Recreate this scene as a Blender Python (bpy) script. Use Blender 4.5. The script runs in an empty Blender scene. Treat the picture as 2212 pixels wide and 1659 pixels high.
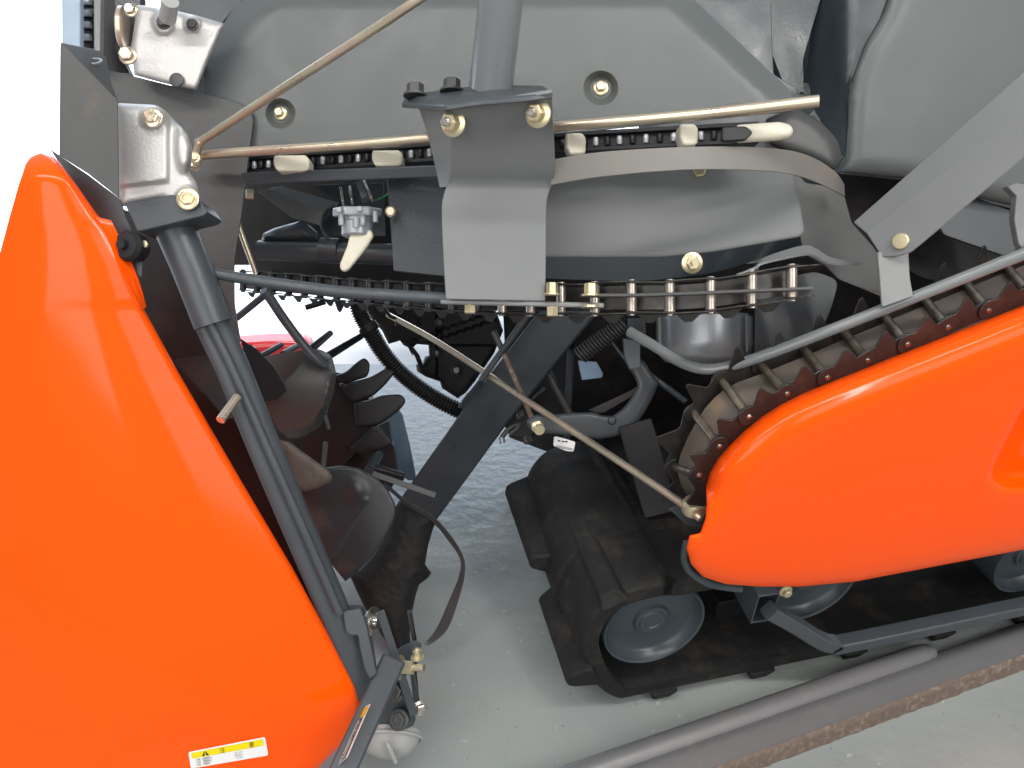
import bpy, bmesh, math, random
from mathutils import Vector, Matrix
from mathutils.geometry import delaunay_2d_cdt
random.seed(7)
R = math.radians
SC = bpy.context.scene
COL = SC.collection

# ------------------------------------------------------------------ camera
FPX, CU, CV = 1670.0, 1106.0, 829.5          # focal length and centre on a 2212 x 1659 frame
CAM_H, PITCH = 1.25, R(32)
cam_d = bpy.data.cameras.new('camera'); cam = bpy.data.objects.new('camera', cam_d); COL.objects.link(cam)
cam.location = (0, 0, CAM_H); cam.rotation_euler = (R(90) - PITCH, 0, 0)
cam_d.sensor_width = 36; cam_d.lens = 36 * FPX / 2212; cam_d.clip_start = .05; cam_d.clip_end = 200
SC.camera = cam
FW = Vector((0, math.cos(PITCH), -math.sin(PITCH))); UP = Vector((0, math.sin(PITCH), math.cos(PITCH))); RT = Vector((1, 0, 0))
CAM = Vector((0, 0, CAM_H))

# ------------------------------------------------------------------ world and lamps
w = bpy.data.worlds.new('World'); SC.world = w; w.use_nodes = True
nt = w.node_tree; nt.nodes.clear()
tc = nt.nodes.new('ShaderNodeTexCoord'); sp = nt.nodes.new('ShaderNodeSeparateXYZ'); rmp = nt.nodes.new('ShaderNodeValToRGB')
mr = nt.nodes.new('ShaderNodeMapRange'); mr.inputs['From Min'].default_value = -1; mr.inputs['From Max'].default_value = 1
bg = nt.nodes.new('ShaderNodeBackground'); wo = nt.nodes.new('ShaderNodeOutputWorld')
nt.links.new(tc.outputs['Generated'], sp.inputs[0]); nt.links.new(sp.outputs['Y'], mr.inputs['Value'])
nt.links.new(mr.outputs[0], rmp.inputs[0]); nt.links.new(rmp.outputs[0], bg.inputs[0]); nt.links.new(bg.outputs[0], wo.inputs[0])
e = rmp.color_ramp.elements
e[0].position = 0; e[0].color = (.42, .41, .40, 1)
e[1].position = .935; e[1].color = (4.6, 5.3, 6.2, 1)
x = e.new(.5); x.color = (.30, .30, .31, 1)
x = e.new(.75); x.color = (.68, .83, 1.0, 1)
x = e.new(.86); x.color = (1.1, 1.3, 1.5, 1)
bg.inputs[1].default_value = 1.0

def area(name, loc, target, sx, sy, energy, color=(1, 1, 1)):
    l = bpy.data.lights.new(name, 'AREA'); l.shape = 'RECTANGLE'; l.size = sx; l.size_y = sy; l.energy = energy; l.color = color
    o = bpy.data.objects.new(name, l); COL.objects.link(o); o.location = loc
    o.rotation_euler = (Vector(target) - Vector(loc)).to_track_quat('-Z', 'Y').to_euler()
    return o
area('ceiling_lamp', (-.3, .1, 3.1), (-.3, .25, 0), 4.4, .12, 70, (1, .98, .94))
area('ceiling_lamp', (1.6, -.9, 3.0), (.8, .6, .4), .12, 2.4, 42, (1, .98, .94))
area('front_fill', (-1.7, -3.4, 3.0), (.2, 1, .7), 3.6, 2.6, 118, (1, .98, .96))  # added fill lamp brightening the front faces, no real window
area('front_fill', (3.4, -3.2, 2.9), (.9, .9, .6), 3.0, 2.4, 66, (1, .98, .96))  # second added fill, lifts the orange side cover
day = area('daylight', (0, 8.15, 3.4), (0, 8.45, 0), 26, 12.4, 3600, (.84, .92, 1)); day.data.spread = R(40)
SC.view_settings.view_transform = 'Standard'; SC.view_settings.look = 'None'
SC.view_settings.exposure = -0.1; SC.view_settings.gamma = 1.0

# ------------------------------------------------------------------ unprojection: points of the photograph at their own distance
def ray(u, v): return FW + RT * ((u - CU) / FPX) - UP * ((v - CV) / FPX)
def P(u, v, d): return CAM + ray(u, v) * d
def F(u, v, z=0.0):
    r = ray(u, v); return CAM + r * ((z - CAM_H) / r.z)
class Pl:                                     # a plane in the world
    def __init__(s, o, n):
        s.o = o; s.n = n.normalized()
        if s.n.dot(CAM - o) < 0: s.n = -s.n
    def d(s, u, v):
        r = ray(u, v); return (s.o - CAM).dot(s.n) / r.dot(s.n)
    def p(s, u, v, off=0.0):
        r = ray(u, v); return CAM + r * ((s.o + s.n * off - CAM).dot(s.n) / r.dot(s.n))
    def sz(s, px, u, v): return px * s.d(u, v) / FPX
def P3(a, b, c):
    a, b, c = P(*a), P(*b), P(*c); return Pl(a, (b - a).cross(c - a))
def D(d0, gx=0.0, gy=0.0):                    # distance d0 at the centre, nearer to the right / lower side for positive gx / gy
    f = lambda u, v: d0 / (1 + gx * (u - CU) / CU + gy * (v - CV) / CV)
    return P3((300, 300, f(300, 300)), (1800, 300, f(1800, 300)), (900, 1400, f(900, 1400)))
YAW = R(13)
AX = Vector((math.cos(YAW), math.sin(YAW), 0)); IN = Vector((-math.sin(YAW), math.cos(YAW), 0))
T0 = F(1340, 1528)
def T(off=0.0): return Pl(T0 + IN * off, -IN)  # vertical planes along the crawler; off > 0 is further in
def crop(ox, oy, k): return lambda pts: [(ox + k * a, oy + k * b) for a, b in pts]
c1 = crop(0, 0, .337); c2 = crop(731.9, 0, .337); c3 = crop(1463.8, 0, .3382); c4 = crop(0, 542.2, .3432)
c5 = crop(474.4, 542.2, .2451); c6 = crop(948.8, 609.9, .28595); c7 = crop(1355.4, 474.4, .3881)
b1 = crop(542.2, 881, .2451); b2 = crop(609.9, 1253.7, .2442); b3 = crop(1016.5, 948.8, .3676); b4 = crop(1490.9, 1118.2, .326)
b5 = crop(338.8, 1490.9, .2451); b6 = crop(406.6, 372.7, .2451); b7 = crop(1118.2, 508.3, .3217)

# ------------------------------------------------------------------ materials
def mat(name, base, rough=.5, metal=0.0, vary=.12, vscale=18.0, bump=0.0, bscale=90.0, coat=0.0, tint=None, tint_scale=7.0, tint_lo=.52, tint_hi=.7, rvary=.0, spec=.5):
    m = bpy.data.materials.new(name); m.use_nodes = True
    t = m.node_tree; b = t.nodes['Principled BSDF']; L = t.links.new
    co = t.nodes.new('ShaderNodeTexCoord').outputs['Object']
    n = t.nodes.new('ShaderNodeTexNoise'); n.inputs['Scale'].default_value = vscale; n.inputs['Detail'].default_value = 6; L(co, n.inputs['Vector'])
    mx = t.nodes.new('ShaderNodeMix'); mx.data_type = 'RGBA'
    mx.inputs['A'].default_value = [c * (1 - vary) for c in base] + [1]; mx.inputs['B'].default_value = [min(1, c * (1 + vary)) for c in base] + [1]
    L(n.outputs['Fac'], mx.inputs['Factor']); out = mx.outputs['Result']
    if tint:
        n2 = t.nodes.new('ShaderNodeTexNoise'); n2.inputs['Scale'].default_value = tint_scale; n2.inputs['Detail'].default_value = 8; n2.inputs['Roughness'].default_value = .65; L(co, n2.inputs['Vector'])
        mr = t.nodes.new('ShaderNodeMapRange'); mr.inputs['From Min'].default_value = tint_lo; mr.inputs['From Max'].default_value = tint_hi; L(n2.outputs['Fac'], mr.inputs['Value'])
        m2 = t.nodes.new('ShaderNodeMix'); m2.data_type = 'RGBA'; L(mr.outputs[0], m2.inputs['Factor']); L(out, m2.inputs['A']); m2.inputs['B'].default_value = list(tint) + [1]; out = m2.outputs['Result']
    L(out, b.inputs['Base Color'])
    b.inputs['Metallic'].default_value = metal; b.inputs['Coat Weight'].default_value = coat; b.inputs['Coat Roughness'].default_value = .11
    b.inputs['Specular IOR Level'].default_value = spec
    if rvary:
        m3 = t.nodes.new('ShaderNodeMapRange'); m3.inputs['From Min'].default_value = .3; m3.inputs['From Max'].default_value = .7
        m3.inputs['To Min'].default_value = max(.03, rough - rvary); m3.inputs['To Max'].default_value = rough + rvary; L(n.outputs['Fac'], m3.inputs['Value']); L(m3.outputs[0], b.inputs['Roughness'])
    else: b.inputs['Roughness'].default_value = rough
    if bump:
        n3 = t.nodes.new('ShaderNodeTexNoise'); n3.inputs['Scale'].default_value = bscale; n3.inputs['Detail'].default_value = 4; L(co, n3.inputs['Vector'])
        bp = t.nodes.new('ShaderNodeBump'); bp.inputs['Strength'].default_value = bump; bp.inputs['Distance'].default_value = .002; L(n3.outputs['Fac'], bp.inputs['Height']); L(bp.outputs[0], b.inputs['Normal'])
    return m
M = dict(
    grey=mat('grey_paint', (.168, .176, .177), .34, vary=.05, bump=.10, bscale=420, rvary=.06),
    greyc=mat('cover_grey_paint', (.092, .102, .102), .40, vary=.05, bump=.10, bscale=420, rvary=.06),
    greym=mat('matt_grey_paint', (.162, .17, .172), .6, vary=.05, spec=.3, bump=.08, bscale=300),
    greyd=mat('dark_grey_paint', (.050, .058, .066), .38, vary=.1, bump=.12, bscale=300, rvary=.08),
    slate=mat('slate_paint', (.036, .047, .056), .35, vary=.15, bump=.15, bscale=200, rvary=.1),
    dark=mat('blackened_steel', (.011, .011, .013), .55, vary=.3, bump=.3, bscale=120, spec=.3, tint=(.028, .022, .018), tint_scale=14),
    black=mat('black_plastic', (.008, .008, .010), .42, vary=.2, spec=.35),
    worn=mat('worn_grey_steel', (.052, .053, .054), .45, vary=.14, tint=(.085, .068, .054), tint_scale=11, tint_lo=.58, tint_hi=.72, bump=.15, bscale=160),
    orange=mat('orange_paint', (1.0, .089, .0003), .35, vary=.01, vscale=5, spec=.05, coat=.45, bump=.02, bscale=25),
    alu=mat('cast_aluminium', (.50, .49, .48), .47, .55, vary=.07, vscale=30, bump=.35, bscale=260),
    silver=mat('silver_paint', (.34, .36, .38), .3, .35, vary=.1, bump=.1),
    zinc=mat('yellow_zinc_plating', (.62, .54, .40), .33, .8, vary=.14, vscale=16, tint=(.62, .42, .36), tint_scale=9, tint_lo=.45, tint_hi=.7, rvary=.1),
    gold=mat('gold_zinc_bolt', (.66, .58, .38), .33, .8, vary=.1, vscale=60),
    steel=mat('polished_steel', (.55, .52, .48), .25, .9, vary=.15, vscale=80, tint=(.25, .18, .13), tint_scale=60),
    chain=mat('oiled_chain_steel', (.046, .044, .042), .36, .6, vary=.35, vscale=40, tint=(.082, .068, .056), tint_scale=30, bump=.2, bscale=150),
    guide=mat('worn_brown_guide', (.085, .07, .058), .6, vary=.3, vscale=30, tint=(.14, .10, .07), tint_scale=18, bump=.3),
    pin=mat('worn_chain_pin', (.30, .25, .20), .32, .85, vary=.3, vscale=60, tint=(.12, .085, .06), tint_scale=40),
    chainpin=mat('bright_chain_roller', (.42, .38, .33), .3, .88, vary=.3, vscale=70, tint=(.13, .095, .07), tint_scale=45),
    skirtshade=mat('painted_skirt_shade', (.034, .045, .055), .16, vary=.1, coat=.5),  # grey housing paint darkened for its downward facing side
    gaplight=mat('painted_gap_light', (.17, .26, .38), .5, vary=.1),  # colour of lit floor glimpsed through the machine
    greyg=mat('gloss_grey_paint', (.17, .182, .186), .2, vary=.04, coat=.4),
    rubber=mat('black_rubber', (.012, .012, .012), .75, vary=.5, vscale=60, spec=.3, tint=(.05, .042, .034), tint_scale=16, tint_lo=.52, tint_hi=.80, bump=.7, bscale=60),
    disc=mat('brown_grey_plastic', (.056, .054, .053), .42, vary=.15, vscale=12, bump=.1, bscale=70),
    discd=mat('dark_disc_plastic', (.021, .023, .027), .42, vary=.2, vscale=12, tint=(.07, .06, .05), tint_scale=6),
    ivory=mat('ivory_plastic', (.66, .62, .50), .4, vary=.08, vscale=40, tint=(.45, .38, .24), tint_scale=25, tint_lo=.6, tint_hi=.8),
    strap=mat('tan_steel_strap', (.145, .137, .125), .42, vary=.06, tint=(.26, .17, .09), tint_scale=5, tint_lo=.58, tint_hi=.8),
    white=mat('white_sticker', (.82, .82, .82), .35, vary=.02),
    yellow=mat('yellow_sticker', (.85, .68, .0), .35, vary=.02),
    amber=mat('amber_sticker', (.80, .42, .0), .35, vary=.02),
    ink=mat('black_ink', (.015, .015, .015), .5, vary=.0),
    rink=mat('red_ink', (.45, .05, .04), .5, vary=.0),
    cap=mat('milky_plastic', (.36, .36, .35), .35, vary=.08, bump=.1),
    red=mat('red_paint', (.75, .01, .015), .3, vary=.03, coat=.4),
    blue=mat('blue_lit_steel', (.16, .24, .32), .35, .2, vary=.2, bump=.2),  # steel with bluish light mixed into the base colour
    bluep=mat('pale_blue_paint', (.28, .36, .46), .4, vary=.1),
    rust=mat('rusty_steel', (.15, .112, .09), .75, .1, vary=.4, vscale=120, tint=(.30, .24, .19), tint_scale=70, bump=.8, bscale=150),
    rail=mat('grey_steel_tube', (.155, .155, .157), .42, .15, vary=.1, tint=(.25, .20, .175), tint_scale=9, tint_lo=.58, tint_hi=.8, bump=.08),
    green=mat('green_wire', (.0, .25, .09), .4, vary=.1),
    yard=mat('pale_concrete', (.80, .80, .80), .8, vary=.04),
)
def floor_material():
    m = bpy.data.materials.new('grey_floor_paint'); m.use_nodes = True
    t = m.node_tree; b = t.nodes['Principled BSDF']; L = t.links.new
    co = t.nodes.new('ShaderNodeTexCoord').outputs['Object']
    def noise(s, det=5, r=.55):
        n = t.nodes.new('ShaderNodeTexNoise'); n.inputs['Scale'].default_value = s; n.inputs['Detail'].default_value = det; n.inputs['Roughness'].default_value = r; L(co, n.inputs['Vector']); return n.outputs['Fac']
    r = t.nodes.new('ShaderNodeValToRGB'); L(noise(2.2), r.inputs[0])
    r.color_ramp.elements[0].position = .3; r.color_ramp.elements[0].color = (.23, .257, .257, 1)
    r.color_ramp.elements[1].position = .7; r.color_ramp.elements[1].color = (.30, .32, .303, 1)
    mr = t.nodes.new('ShaderNodeMapRange'); mr.inputs['From Min'].default_value = .66; mr.inputs['From Max'].default_value = .74; L(noise(42, 3), mr.inputs['Value'])
    mx = t.nodes.new('ShaderNodeMix'); mx.data_type = 'RGBA'; L(mr.outputs[0], mx.inputs['Factor']); L(r.outputs[0], mx.inputs['A']); mx.inputs['B'].default_value = (.40, .40, .38, 1)
    mr2 = t.nodes.new('ShaderNodeMapRange'); mr2.inputs['From Min'].default_value = .30; mr2.inputs['From Max'].default_value = .24; L(noise(95, 2), mr2.inputs['Value'])
    mx2 = t.nodes.new('ShaderNodeMix'); mx2.data_type = 'RGBA'; L(mr2.outputs[0], mx2.inputs['Factor']); L(mx.outputs['Result'], mx2.inputs['A']); mx2.inputs['B'].default_value = (.14, .14, .14, 1)
    L(mx2.outputs['Result'], b.inputs['Base Color'])
    b.inputs['Roughness'].default_value = .24
    bp = t.nodes.new('ShaderNodeBump'); bp.inputs['Strength'].default_value = .45; bp.inputs['Distance'].default_value = .004; L(noise(38, 4), bp.inputs['Height'])
    L(bp.outputs[0], b.inputs['Normal'])
    return m
M['floor'] = floor_material()

# ------------------------------------------------------------------ mesh helpers
def thicken(bm, th):
    bm.normal_update(); c = sum((v.co for v in bm.verts), Vector()) / len(bm.verts)
    if sum(((CAM - f.calc_center_median()).normalized().dot(f.normal) * f.calc_area() for f in bm.faces), 0.0) < 0: bmesh.ops.reverse_faces(bm, faces=bm.faces[:])
    bm.normal_update(); F0 = bm.faces[:]; B = [(e.verts[0], e.verts[1]) for e in bm.edges if e.is_boundary]
    N = {v: bm.verts.new(v.co - v.normal * th) for v in bm.verts[:]}
    for f in F0: bm.faces.new([N[v] for v in reversed(f.verts)])
    for a, b in B: bm.faces.new((a, b, N[b], N[a]))
def link(name, bm, m, parent=None, label=None, smooth=40, bevel=0.0, solid=0.0, seg=2):
    if solid:
        bmesh.ops.recalc_face_normals(bm, faces=bm.faces); thicken(bm, solid)
    me = bpy.data.meshes.new(name); bmesh.ops.recalc_face_normals(bm, faces=bm.faces); bm.to_mesh(me); bm.free()
    for mm in (m if isinstance(m, (list, tuple)) else [m]): me.materials.append(M[mm] if isinstance(mm, str) else mm)
    me.polygons.foreach_set('use_smooth', [True] * len(me.polygons)); me.set_sharp_from_angle(angle=R(smooth))
    o = bpy.data.objects.new(name, me); COL.objects.link(o)
    if bevel:
        b = o.modifiers.new('bevel', 'BEVEL'); b.width = bevel; b.segments = seg; b.limit_method = 'ANGLE'; b.angle_limit = R(40); b.harden_normals = False
    if parent: attach(o, parent)
    if label: o['label'] = label
    return o
def attach(o, parent):
    o.parent = parent
    if parent.type == 'EMPTY': o.matrix_parent_inverse = Matrix.Translation(-parent.location)
def thing(name, loc, label, cat, group=None):
    o = bpy.data.objects.new(name, None); COL.objects.link(o); o.location = loc; o.empty_display_size = .1
    o['label'] = label; o['category'] = cat
    if group: o['group'] = group
    return o
def add_prism(bm, front, off):
    a = [bm.verts.new(p) for p in front]; b = [bm.verts.new(p + off) for p in front]
    bm.faces.new(a); bm.faces.new(b[::-1]); n = len(a)
    for i in range(n): bm.faces.new((a[i], b[i], b[(i + 1) % n], a[(i + 1) % n]))
def rounded(pts, r, k=5):                      # round the corners of a pixel outline
    out = []; n = len(pts)
    for i in range(n):
        p0, p1, p2 = Vector(pts[i - 1]), Vector(pts[i]), Vector(pts[(i + 1) % n])
        a, b = p0 - p1, p2 - p1; q = min(r, a.length * .45, b.length * .45)
        s, t = p1 + a.normalized() * q, p1 + b.normalized() * q
        for j in range(k + 1):
            f = j / k; out.append(tuple((s * (1 - f) ** 2 + p1 * 2 * f * (1 - f) + t * f * f)))
    return out
def plate(name, pts, pl, th, m, parent, label=None, bevel=.0012, rnd=0, off=0.0):
    if rnd: pts = rounded(pts, rnd)
    bm = bmesh.new(); add_prism(bm, [pl.p(u, v, off) for u, v in pts], -pl.n * th)
    return link(name, bm, m, parent, label, bevel=bevel)
def edge_dist(pt, poly):
    best = 1e9; k = 0; n = len(poly)
    for i in range(n):
        a, b = poly[i], poly[(i + 1) % n]; dx, dy = b[0] - a[0], b[1] - a[1]; l = dx * dx + dy * dy
        t = 0 if l == 0 else max(0, min(1, ((pt[0] - a[0]) * dx + (pt[1] - a[1]) * dy) / l))
        q = math.hypot(pt[0] - a[0] - t * dx, pt[1] - a[1] - t * dy)
        if q < best: best = q; k = i
    return best, k
def inside(pt, poly):
    c = False; n = len(poly)
    for i in range(n):
        a, b = poly[i], poly[i - 1]
        if (a[1] > pt[1]) != (b[1] > pt[1]) and pt[0] < (b[0] - a[0]) * (pt[1] - a[1]) / (b[1] - a[1]) + a[0]: c = not c
    return c
def stamped(name, pts, pl, h, m, parent, label=None, step=14, thick=.003, rnd=0, extra=(), smooth=50, bevel=0.0, relax=0):
    """pressed sheet: the outline filled with a fine mesh, each point raised by h(u, v, distance to the edge) along the normal"""
    if rnd: pts = rounded(pts, rnd)
    poly = []
    for i in range(len(pts)):
        a, b = pts[i], pts[(i + 1) % len(pts)]; n = max(1, int(math.hypot(b[0] - a[0], b[1] - a[1]) / step))
        poly += [(a[0] + (b[0] - a[0]) * j / n, a[1] + (b[1] - a[1]) * j / n) for j in range(n)]
    us = [p[0] for p in poly]; vs = [p[1] for p in poly]; inner = []
    y = min(vs); k = 0
    while y < max(vs):
        x = min(us) + (step / 2 if k % 2 else 0)
        while x < max(us):
            if inside((x, y), poly) and edge_dist((x, y), poly)[0] > step * .45: inner.append((x, y))
            x += step
        y += step * .87; k += 1
    keep = []                                  # rings close to the edge keep the rolled rim smooth
    for i in range(len(poly)):
        a, b = poly[i - 1], poly[(i + 1) % len(poly)]; tx, ty = b[0] - a[0], b[1] - a[1]; l = math.hypot(tx, ty) or 1
        for sg in (1, -1):
            nx, ny = -ty / l * sg, tx / l * sg
            if not inside((poly[i][0] + nx * .7, poly[i][1] + ny * .7), poly): continue
            for dd in (step * .07, step * .25, step * .6):
                q = (poly[i][0] + nx * dd, poly[i][1] + ny * dd)
                if inside(q, poly) and edge_dist(q, poly)[0] > dd * .9: keep.append(q)
    inner = [q for q in inner if edge_dist(q, poly)[0] > step * .95] + keep
    for (cu, cv, rad) in extra:
        inner = [q for q in inner if math.hypot(q[0] - cu, q[1] - cv) > rad * 1.25]
        for rr in (0.2, .45, .6, .72, .85, 1.0, 1.15):
            for j in range(20): inner.append((cu + rad * rr * math.cos(j * math.pi / 10), cv + rad * rr * math.sin(j * math.pi / 10)))
    vv = [Vector(p) for p in poly + inner]; nb = len(poly)
    res = delaunay_2d_cdt(vv, [(i, (i + 1) % nb) for i in range(nb)], [], 1, 1e-4)
    bm = bmesh.new(); V = []
    for q in res[0]:
        dd = edge_dist(q, poly)[0]; V.append(bm.verts.new(pl.p(q[0], q[1], h(q[0], q[1], dd))))
    for f in res[2]:
        try: bm.faces.new([V[i] for i in f])
        except ValueError: pass
    if relax:
        iv = [x for x in bm.verts if not x.is_boundary]
        for k in range(relax): bmesh.ops.smooth_vert(bm, verts=iv, factor=.5, use_axis_x=True, use_axis_y=True, use_axis_z=True)
    return link(name, bm, m, parent, label, smooth=smooth, solid=thick, bevel=bevel)
def roll(dd, Rp, depth):                       # a rolled edge: falls away by depth within Rp pixels of the rim
    if dd >= Rp: return 0.0
    t = 1 - dd / Rp; return -depth * (1 - math.sqrt(max(0, 1 - t * t)))
def resample(path, k):
    out = []; n = len(path)
    for i in range(n - 1):
        p0, p1, p2, p3 = path[max(0, i - 1)], path[i], path[i + 1], path[min(n - 1, i + 2)]
        for j in range(k):
            t = j / k; out.append(.5 * ((2 * p1) + (p2 - p0) * t + (2 * p0 - 5 * p1 + 4 * p2 - p3) * t * t + (3 * p1 - p0 - 3 * p2 + p3) * t ** 3))
    out.append(path[-1]); return out
def add_tube(bm, path, r, n=16, k=0, cap=True, hollow=0.0):
    rs = r if isinstance(r, (list, tuple)) else [r] * len(path)
    if k:
        rs2 = []
        for i in range(len(path) - 1): rs2 += [rs[i] + (rs[i + 1] - rs[i]) * j / k for j in range(k)]
        rs = rs2 + [rs[-1]]; path = resample(path, k)
    t0 = (path[1] - path[0]).normalized(); nrm = t0.orthogonal().normalized(); rings = []
    for i, p in enumerate(path):
        t = (path[min(i + 1, len(path) - 1)] - path[max(i - 1, 0)]).normalized()
        nrm = (nrm - t * nrm.dot(t)).normalized(); b = t.cross(nrm)
        rings.append([bm.verts.new(p + (nrm * math.cos(2 * math.pi * j / n) + b * math.sin(2 * math.pi * j / n)) * rs[i]) for j in range(n)])
    for a, b in zip(rings, rings[1:]):
        for j in range(n): bm.faces.new((a[j], a[(j + 1) % n], b[(j + 1) % n], b[j]))
    if cap:
        for ring, c, dv in ((rings[0], path[0], path[1] - path[0]), (rings[-1], path[-1], path[-2] - path[-1])):
            if hollow:
                dv = dv.normalized(); q = [bm.verts.new(c + (v.co - c) * hollow) for v in ring]; q2 = [bm.verts.new(v.co + dv * .03) for v in q]
                for j in range(n):
                    bm.faces.new((ring[j], ring[(j + 1) % n], q[(j + 1) % n], q[j])); bm.faces.new((q[j], q[(j + 1) % n], q2[(j + 1) % n], q2[j]))
                bm.faces.new(q2)
            else: bm.faces.new(ring)
def tube(name, path, r, m, parent, label=None, n=16, k=0, hollow=0.0):
    bm = bmesh.new(); add_tube(bm, path, r, n, k, True, hollow); return link(name, bm, m, parent, label, smooth=50)
def basis(ax):
    ax = ax.normalized(); a = ax.orthogonal().normalized(); return a, ax.cross(a), ax
def add_lathe(bm, o, ax, prof, n=32, ref=None, a0=0, a1=2 * math.pi):
    a, b, c = basis(ax)
    if ref is not None: a = (ref - c * ref.dot(c)).normalized(); b = c.cross(a)
    full = abs(a1 - a0 - 2 * math.pi) < 1e-6; m = n if full else n + 1; rings = []
    for r, h in prof:
        if r < 1e-6: rings.append([bm.verts.new(o + c * h)])
        else: rings.append([bm.verts.new(o + c * h + (a * math.cos(a0 + (a1 - a0) * j / n) + b * math.sin(a0 + (a1 - a0) * j / n)) * r) for j in range(m)])
    for p, q in zip(rings, rings[1:]):
        for j in range(n):
            j2 = (j + 1) % m
            f = [p[j % len(p)], p[j2 % len(p)], q[j2 % len(q)], q[j % len(q)]]; g = []
            for vtx in f:
                if vtx not in g: g.append(vtx)
            if len(g) > 2: bm.faces.new(g)
def lathe(name, o, ax, prof, m, parent, label=None, n=32, smooth=35):
    bm = bmesh.new(); add_lathe(bm, o, ax, prof, n); return link(name, bm, m, parent, label, smooth=smooth)
def bolt(pos, ax, r, parent, m='gold', h=None, washer=1.45, name='bolt', spin=.3, label=None, dish=False):
    """flanged hexagon head standing on pos"""
    h = h or r * .8; a, b, c = basis(ax); bm = bmesh.new()
    a, b = a * math.cos(spin) + b * math.sin(spin), b * math.cos(spin) - a * math.sin(spin)
    if washer: add_lathe(bm, pos, c, [(0, -.001), (r * washer, -.001), (r * washer, r * .16), (r * washer * .9, r * .24), (r * .9, r * .3)], 24)
    lo = [bm.verts.new(pos + c * (r * .2 if washer else -.001) + (a * math.cos(j * math.pi / 3) + b * math.sin(j * math.pi / 3)) * r) for j in range(6)]
    mi = [bm.verts.new(v.co + c * h) for v in lo]
    hi = [bm.verts.new(pos + (v.co - pos).project(c) + ((v.co - pos) - (v.co - pos).project(c)) * .82 + c * r * .1) for v in mi]
    for A, B in ((lo, mi), (mi, hi)):
        for j in range(6): bm.faces.new((A[j], A[(j + 1) % 6], B[(j + 1) % 6], B[j]))
    if dish:
        q = [bm.verts.new(v.co + (pos + (v.co - pos).project(c) - v.co) * .25 ) for v in hi]; q2 = [bm.verts.new(v.co - c * r * .25) for v in q]
        for A, B in ((hi, q), (q, q2)):
            for j in range(6): bm.faces.new((A[j], A[(j + 1) % 6], B[(j + 1) % 6], B[j]))
        bm.faces.new(q2)
    else: bm.faces.new(hi)
    return link(name, bm, m, parent, label, smooth=30)
def stud_nut(pos, ax, r, parent, label=None):
    """nut on a threaded stud with a washer"""
    o = bolt(pos, ax, r, parent, 'gold', h=r * 1.1, washer=1.5, name='nut', label=label)
    lathe('stud', pos, ax, [(0, 0), (r * .52, 0), (r * .52, r * 2.0), (r * .4, r * 2.15), (0, r * 2.15)], 'steel', parent, n=16)
    return o
def bar(name, p0, p1, wv, hv, m, parent, label=None, bevel=.002, hollow=False):
    """rectangular bar; wv and hv are full width / height vectors of the section"""
    bm = bmesh.new(); s = [(-.5, -.5), (.5, -.5), (.5, .5), (-.5, .5)]
    A = [bm.verts.new(p0 + wv * a + hv * b) for a, b in s]; B = [bm.verts.new(p1 + wv * a + hv * b) for a, b in s]
    for j in range(4): bm.faces.new((A[j], A[(j + 1) % 4], B[(j + 1) % 4], B[j]))
    if hollow:
        dv = (p1 - p0).normalized()
        for E, sg in ((A, 1), (B, -1)):
            c = sum((v.co for v in E), Vector()) / 4; q = [bm.verts.new(c + (v.co - c) * .86) for v in E]; q2 = [bm.verts.new(v.co + dv * sg * .07) for v in q]
            for j in range(4):
                bm.faces.new((E[j], E[(j + 1) % 4], q[(j + 1) % 4], q[j])); bm.faces.new((q[j], q[(j + 1) % 4], q2[(j + 1) % 4], q2[j]))
            bm.faces.new(q2)
    else: bm.faces.new(A[::-1]); bm.faces.new(B)
    return link(name, bm, m, parent, label, bevel=bevel)
def barpx(name, a, b, wpx, dep, m, parent, label=None, bevel=.002, hollow=False):
    """bar between two photo points (u, v, d), wpx wide in the picture, dep metres deep"""
    p0, p1 = P(*a), P(*b); t = (p1 - p0).normalized(); vw = ((p0 + p1) / 2 - CAM).normalized()
    s = t.cross(vw).normalized(); dd = (a[2] + b[2]) / 2
    return bar(name, p0, p1, s * (wpx * dd / FPX), s.cross(t).normalized() * dep, m, parent, label, bevel, hollow)
def ribbon(name, top, bot, th, m, parent, label=None, k=6):
    """thin strap between two edge curves"""
    a, b = resample(top, k), resample(bot, k); bm = bmesh.new(); A = [bm.verts.new(p) for p in a]; B = [bm.verts.new(p) for p in b]
    for i in range(len(A) - 1): bm.faces.new((A[i], A[i + 1], B[i + 1], B[i]))
    return link(name, bm, m, parent, label, solid=th, smooth=28)
def quad(bm, ps, mi=0):
    f = bm.faces.new([bm.verts.new(p) for p in ps]); f.material_index = mi; return f

# ------------------------------------------------------------------ setting
def sheet(name, x0, x1, y0, y1, z, m, nx=1):
    bm = bmesh.new(); quad(bm, [Vector((x0, y0, z)), Vector((x1, y0, z)), Vector((x1, y1, z)), Vector((x0, y1, z))])
    o = link(name, bm, m); o['kind'] = 'structure'; return o
sheet('floor', -8, 8, -6, 2.12, 0, 'floor')
sheet('ground', -40, 40, 2.12, 60, -.004, 'yard')
sheet('ground_outside', -40, -8, -6, 2.12, -.004, 'yard').name = 'ground'

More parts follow.
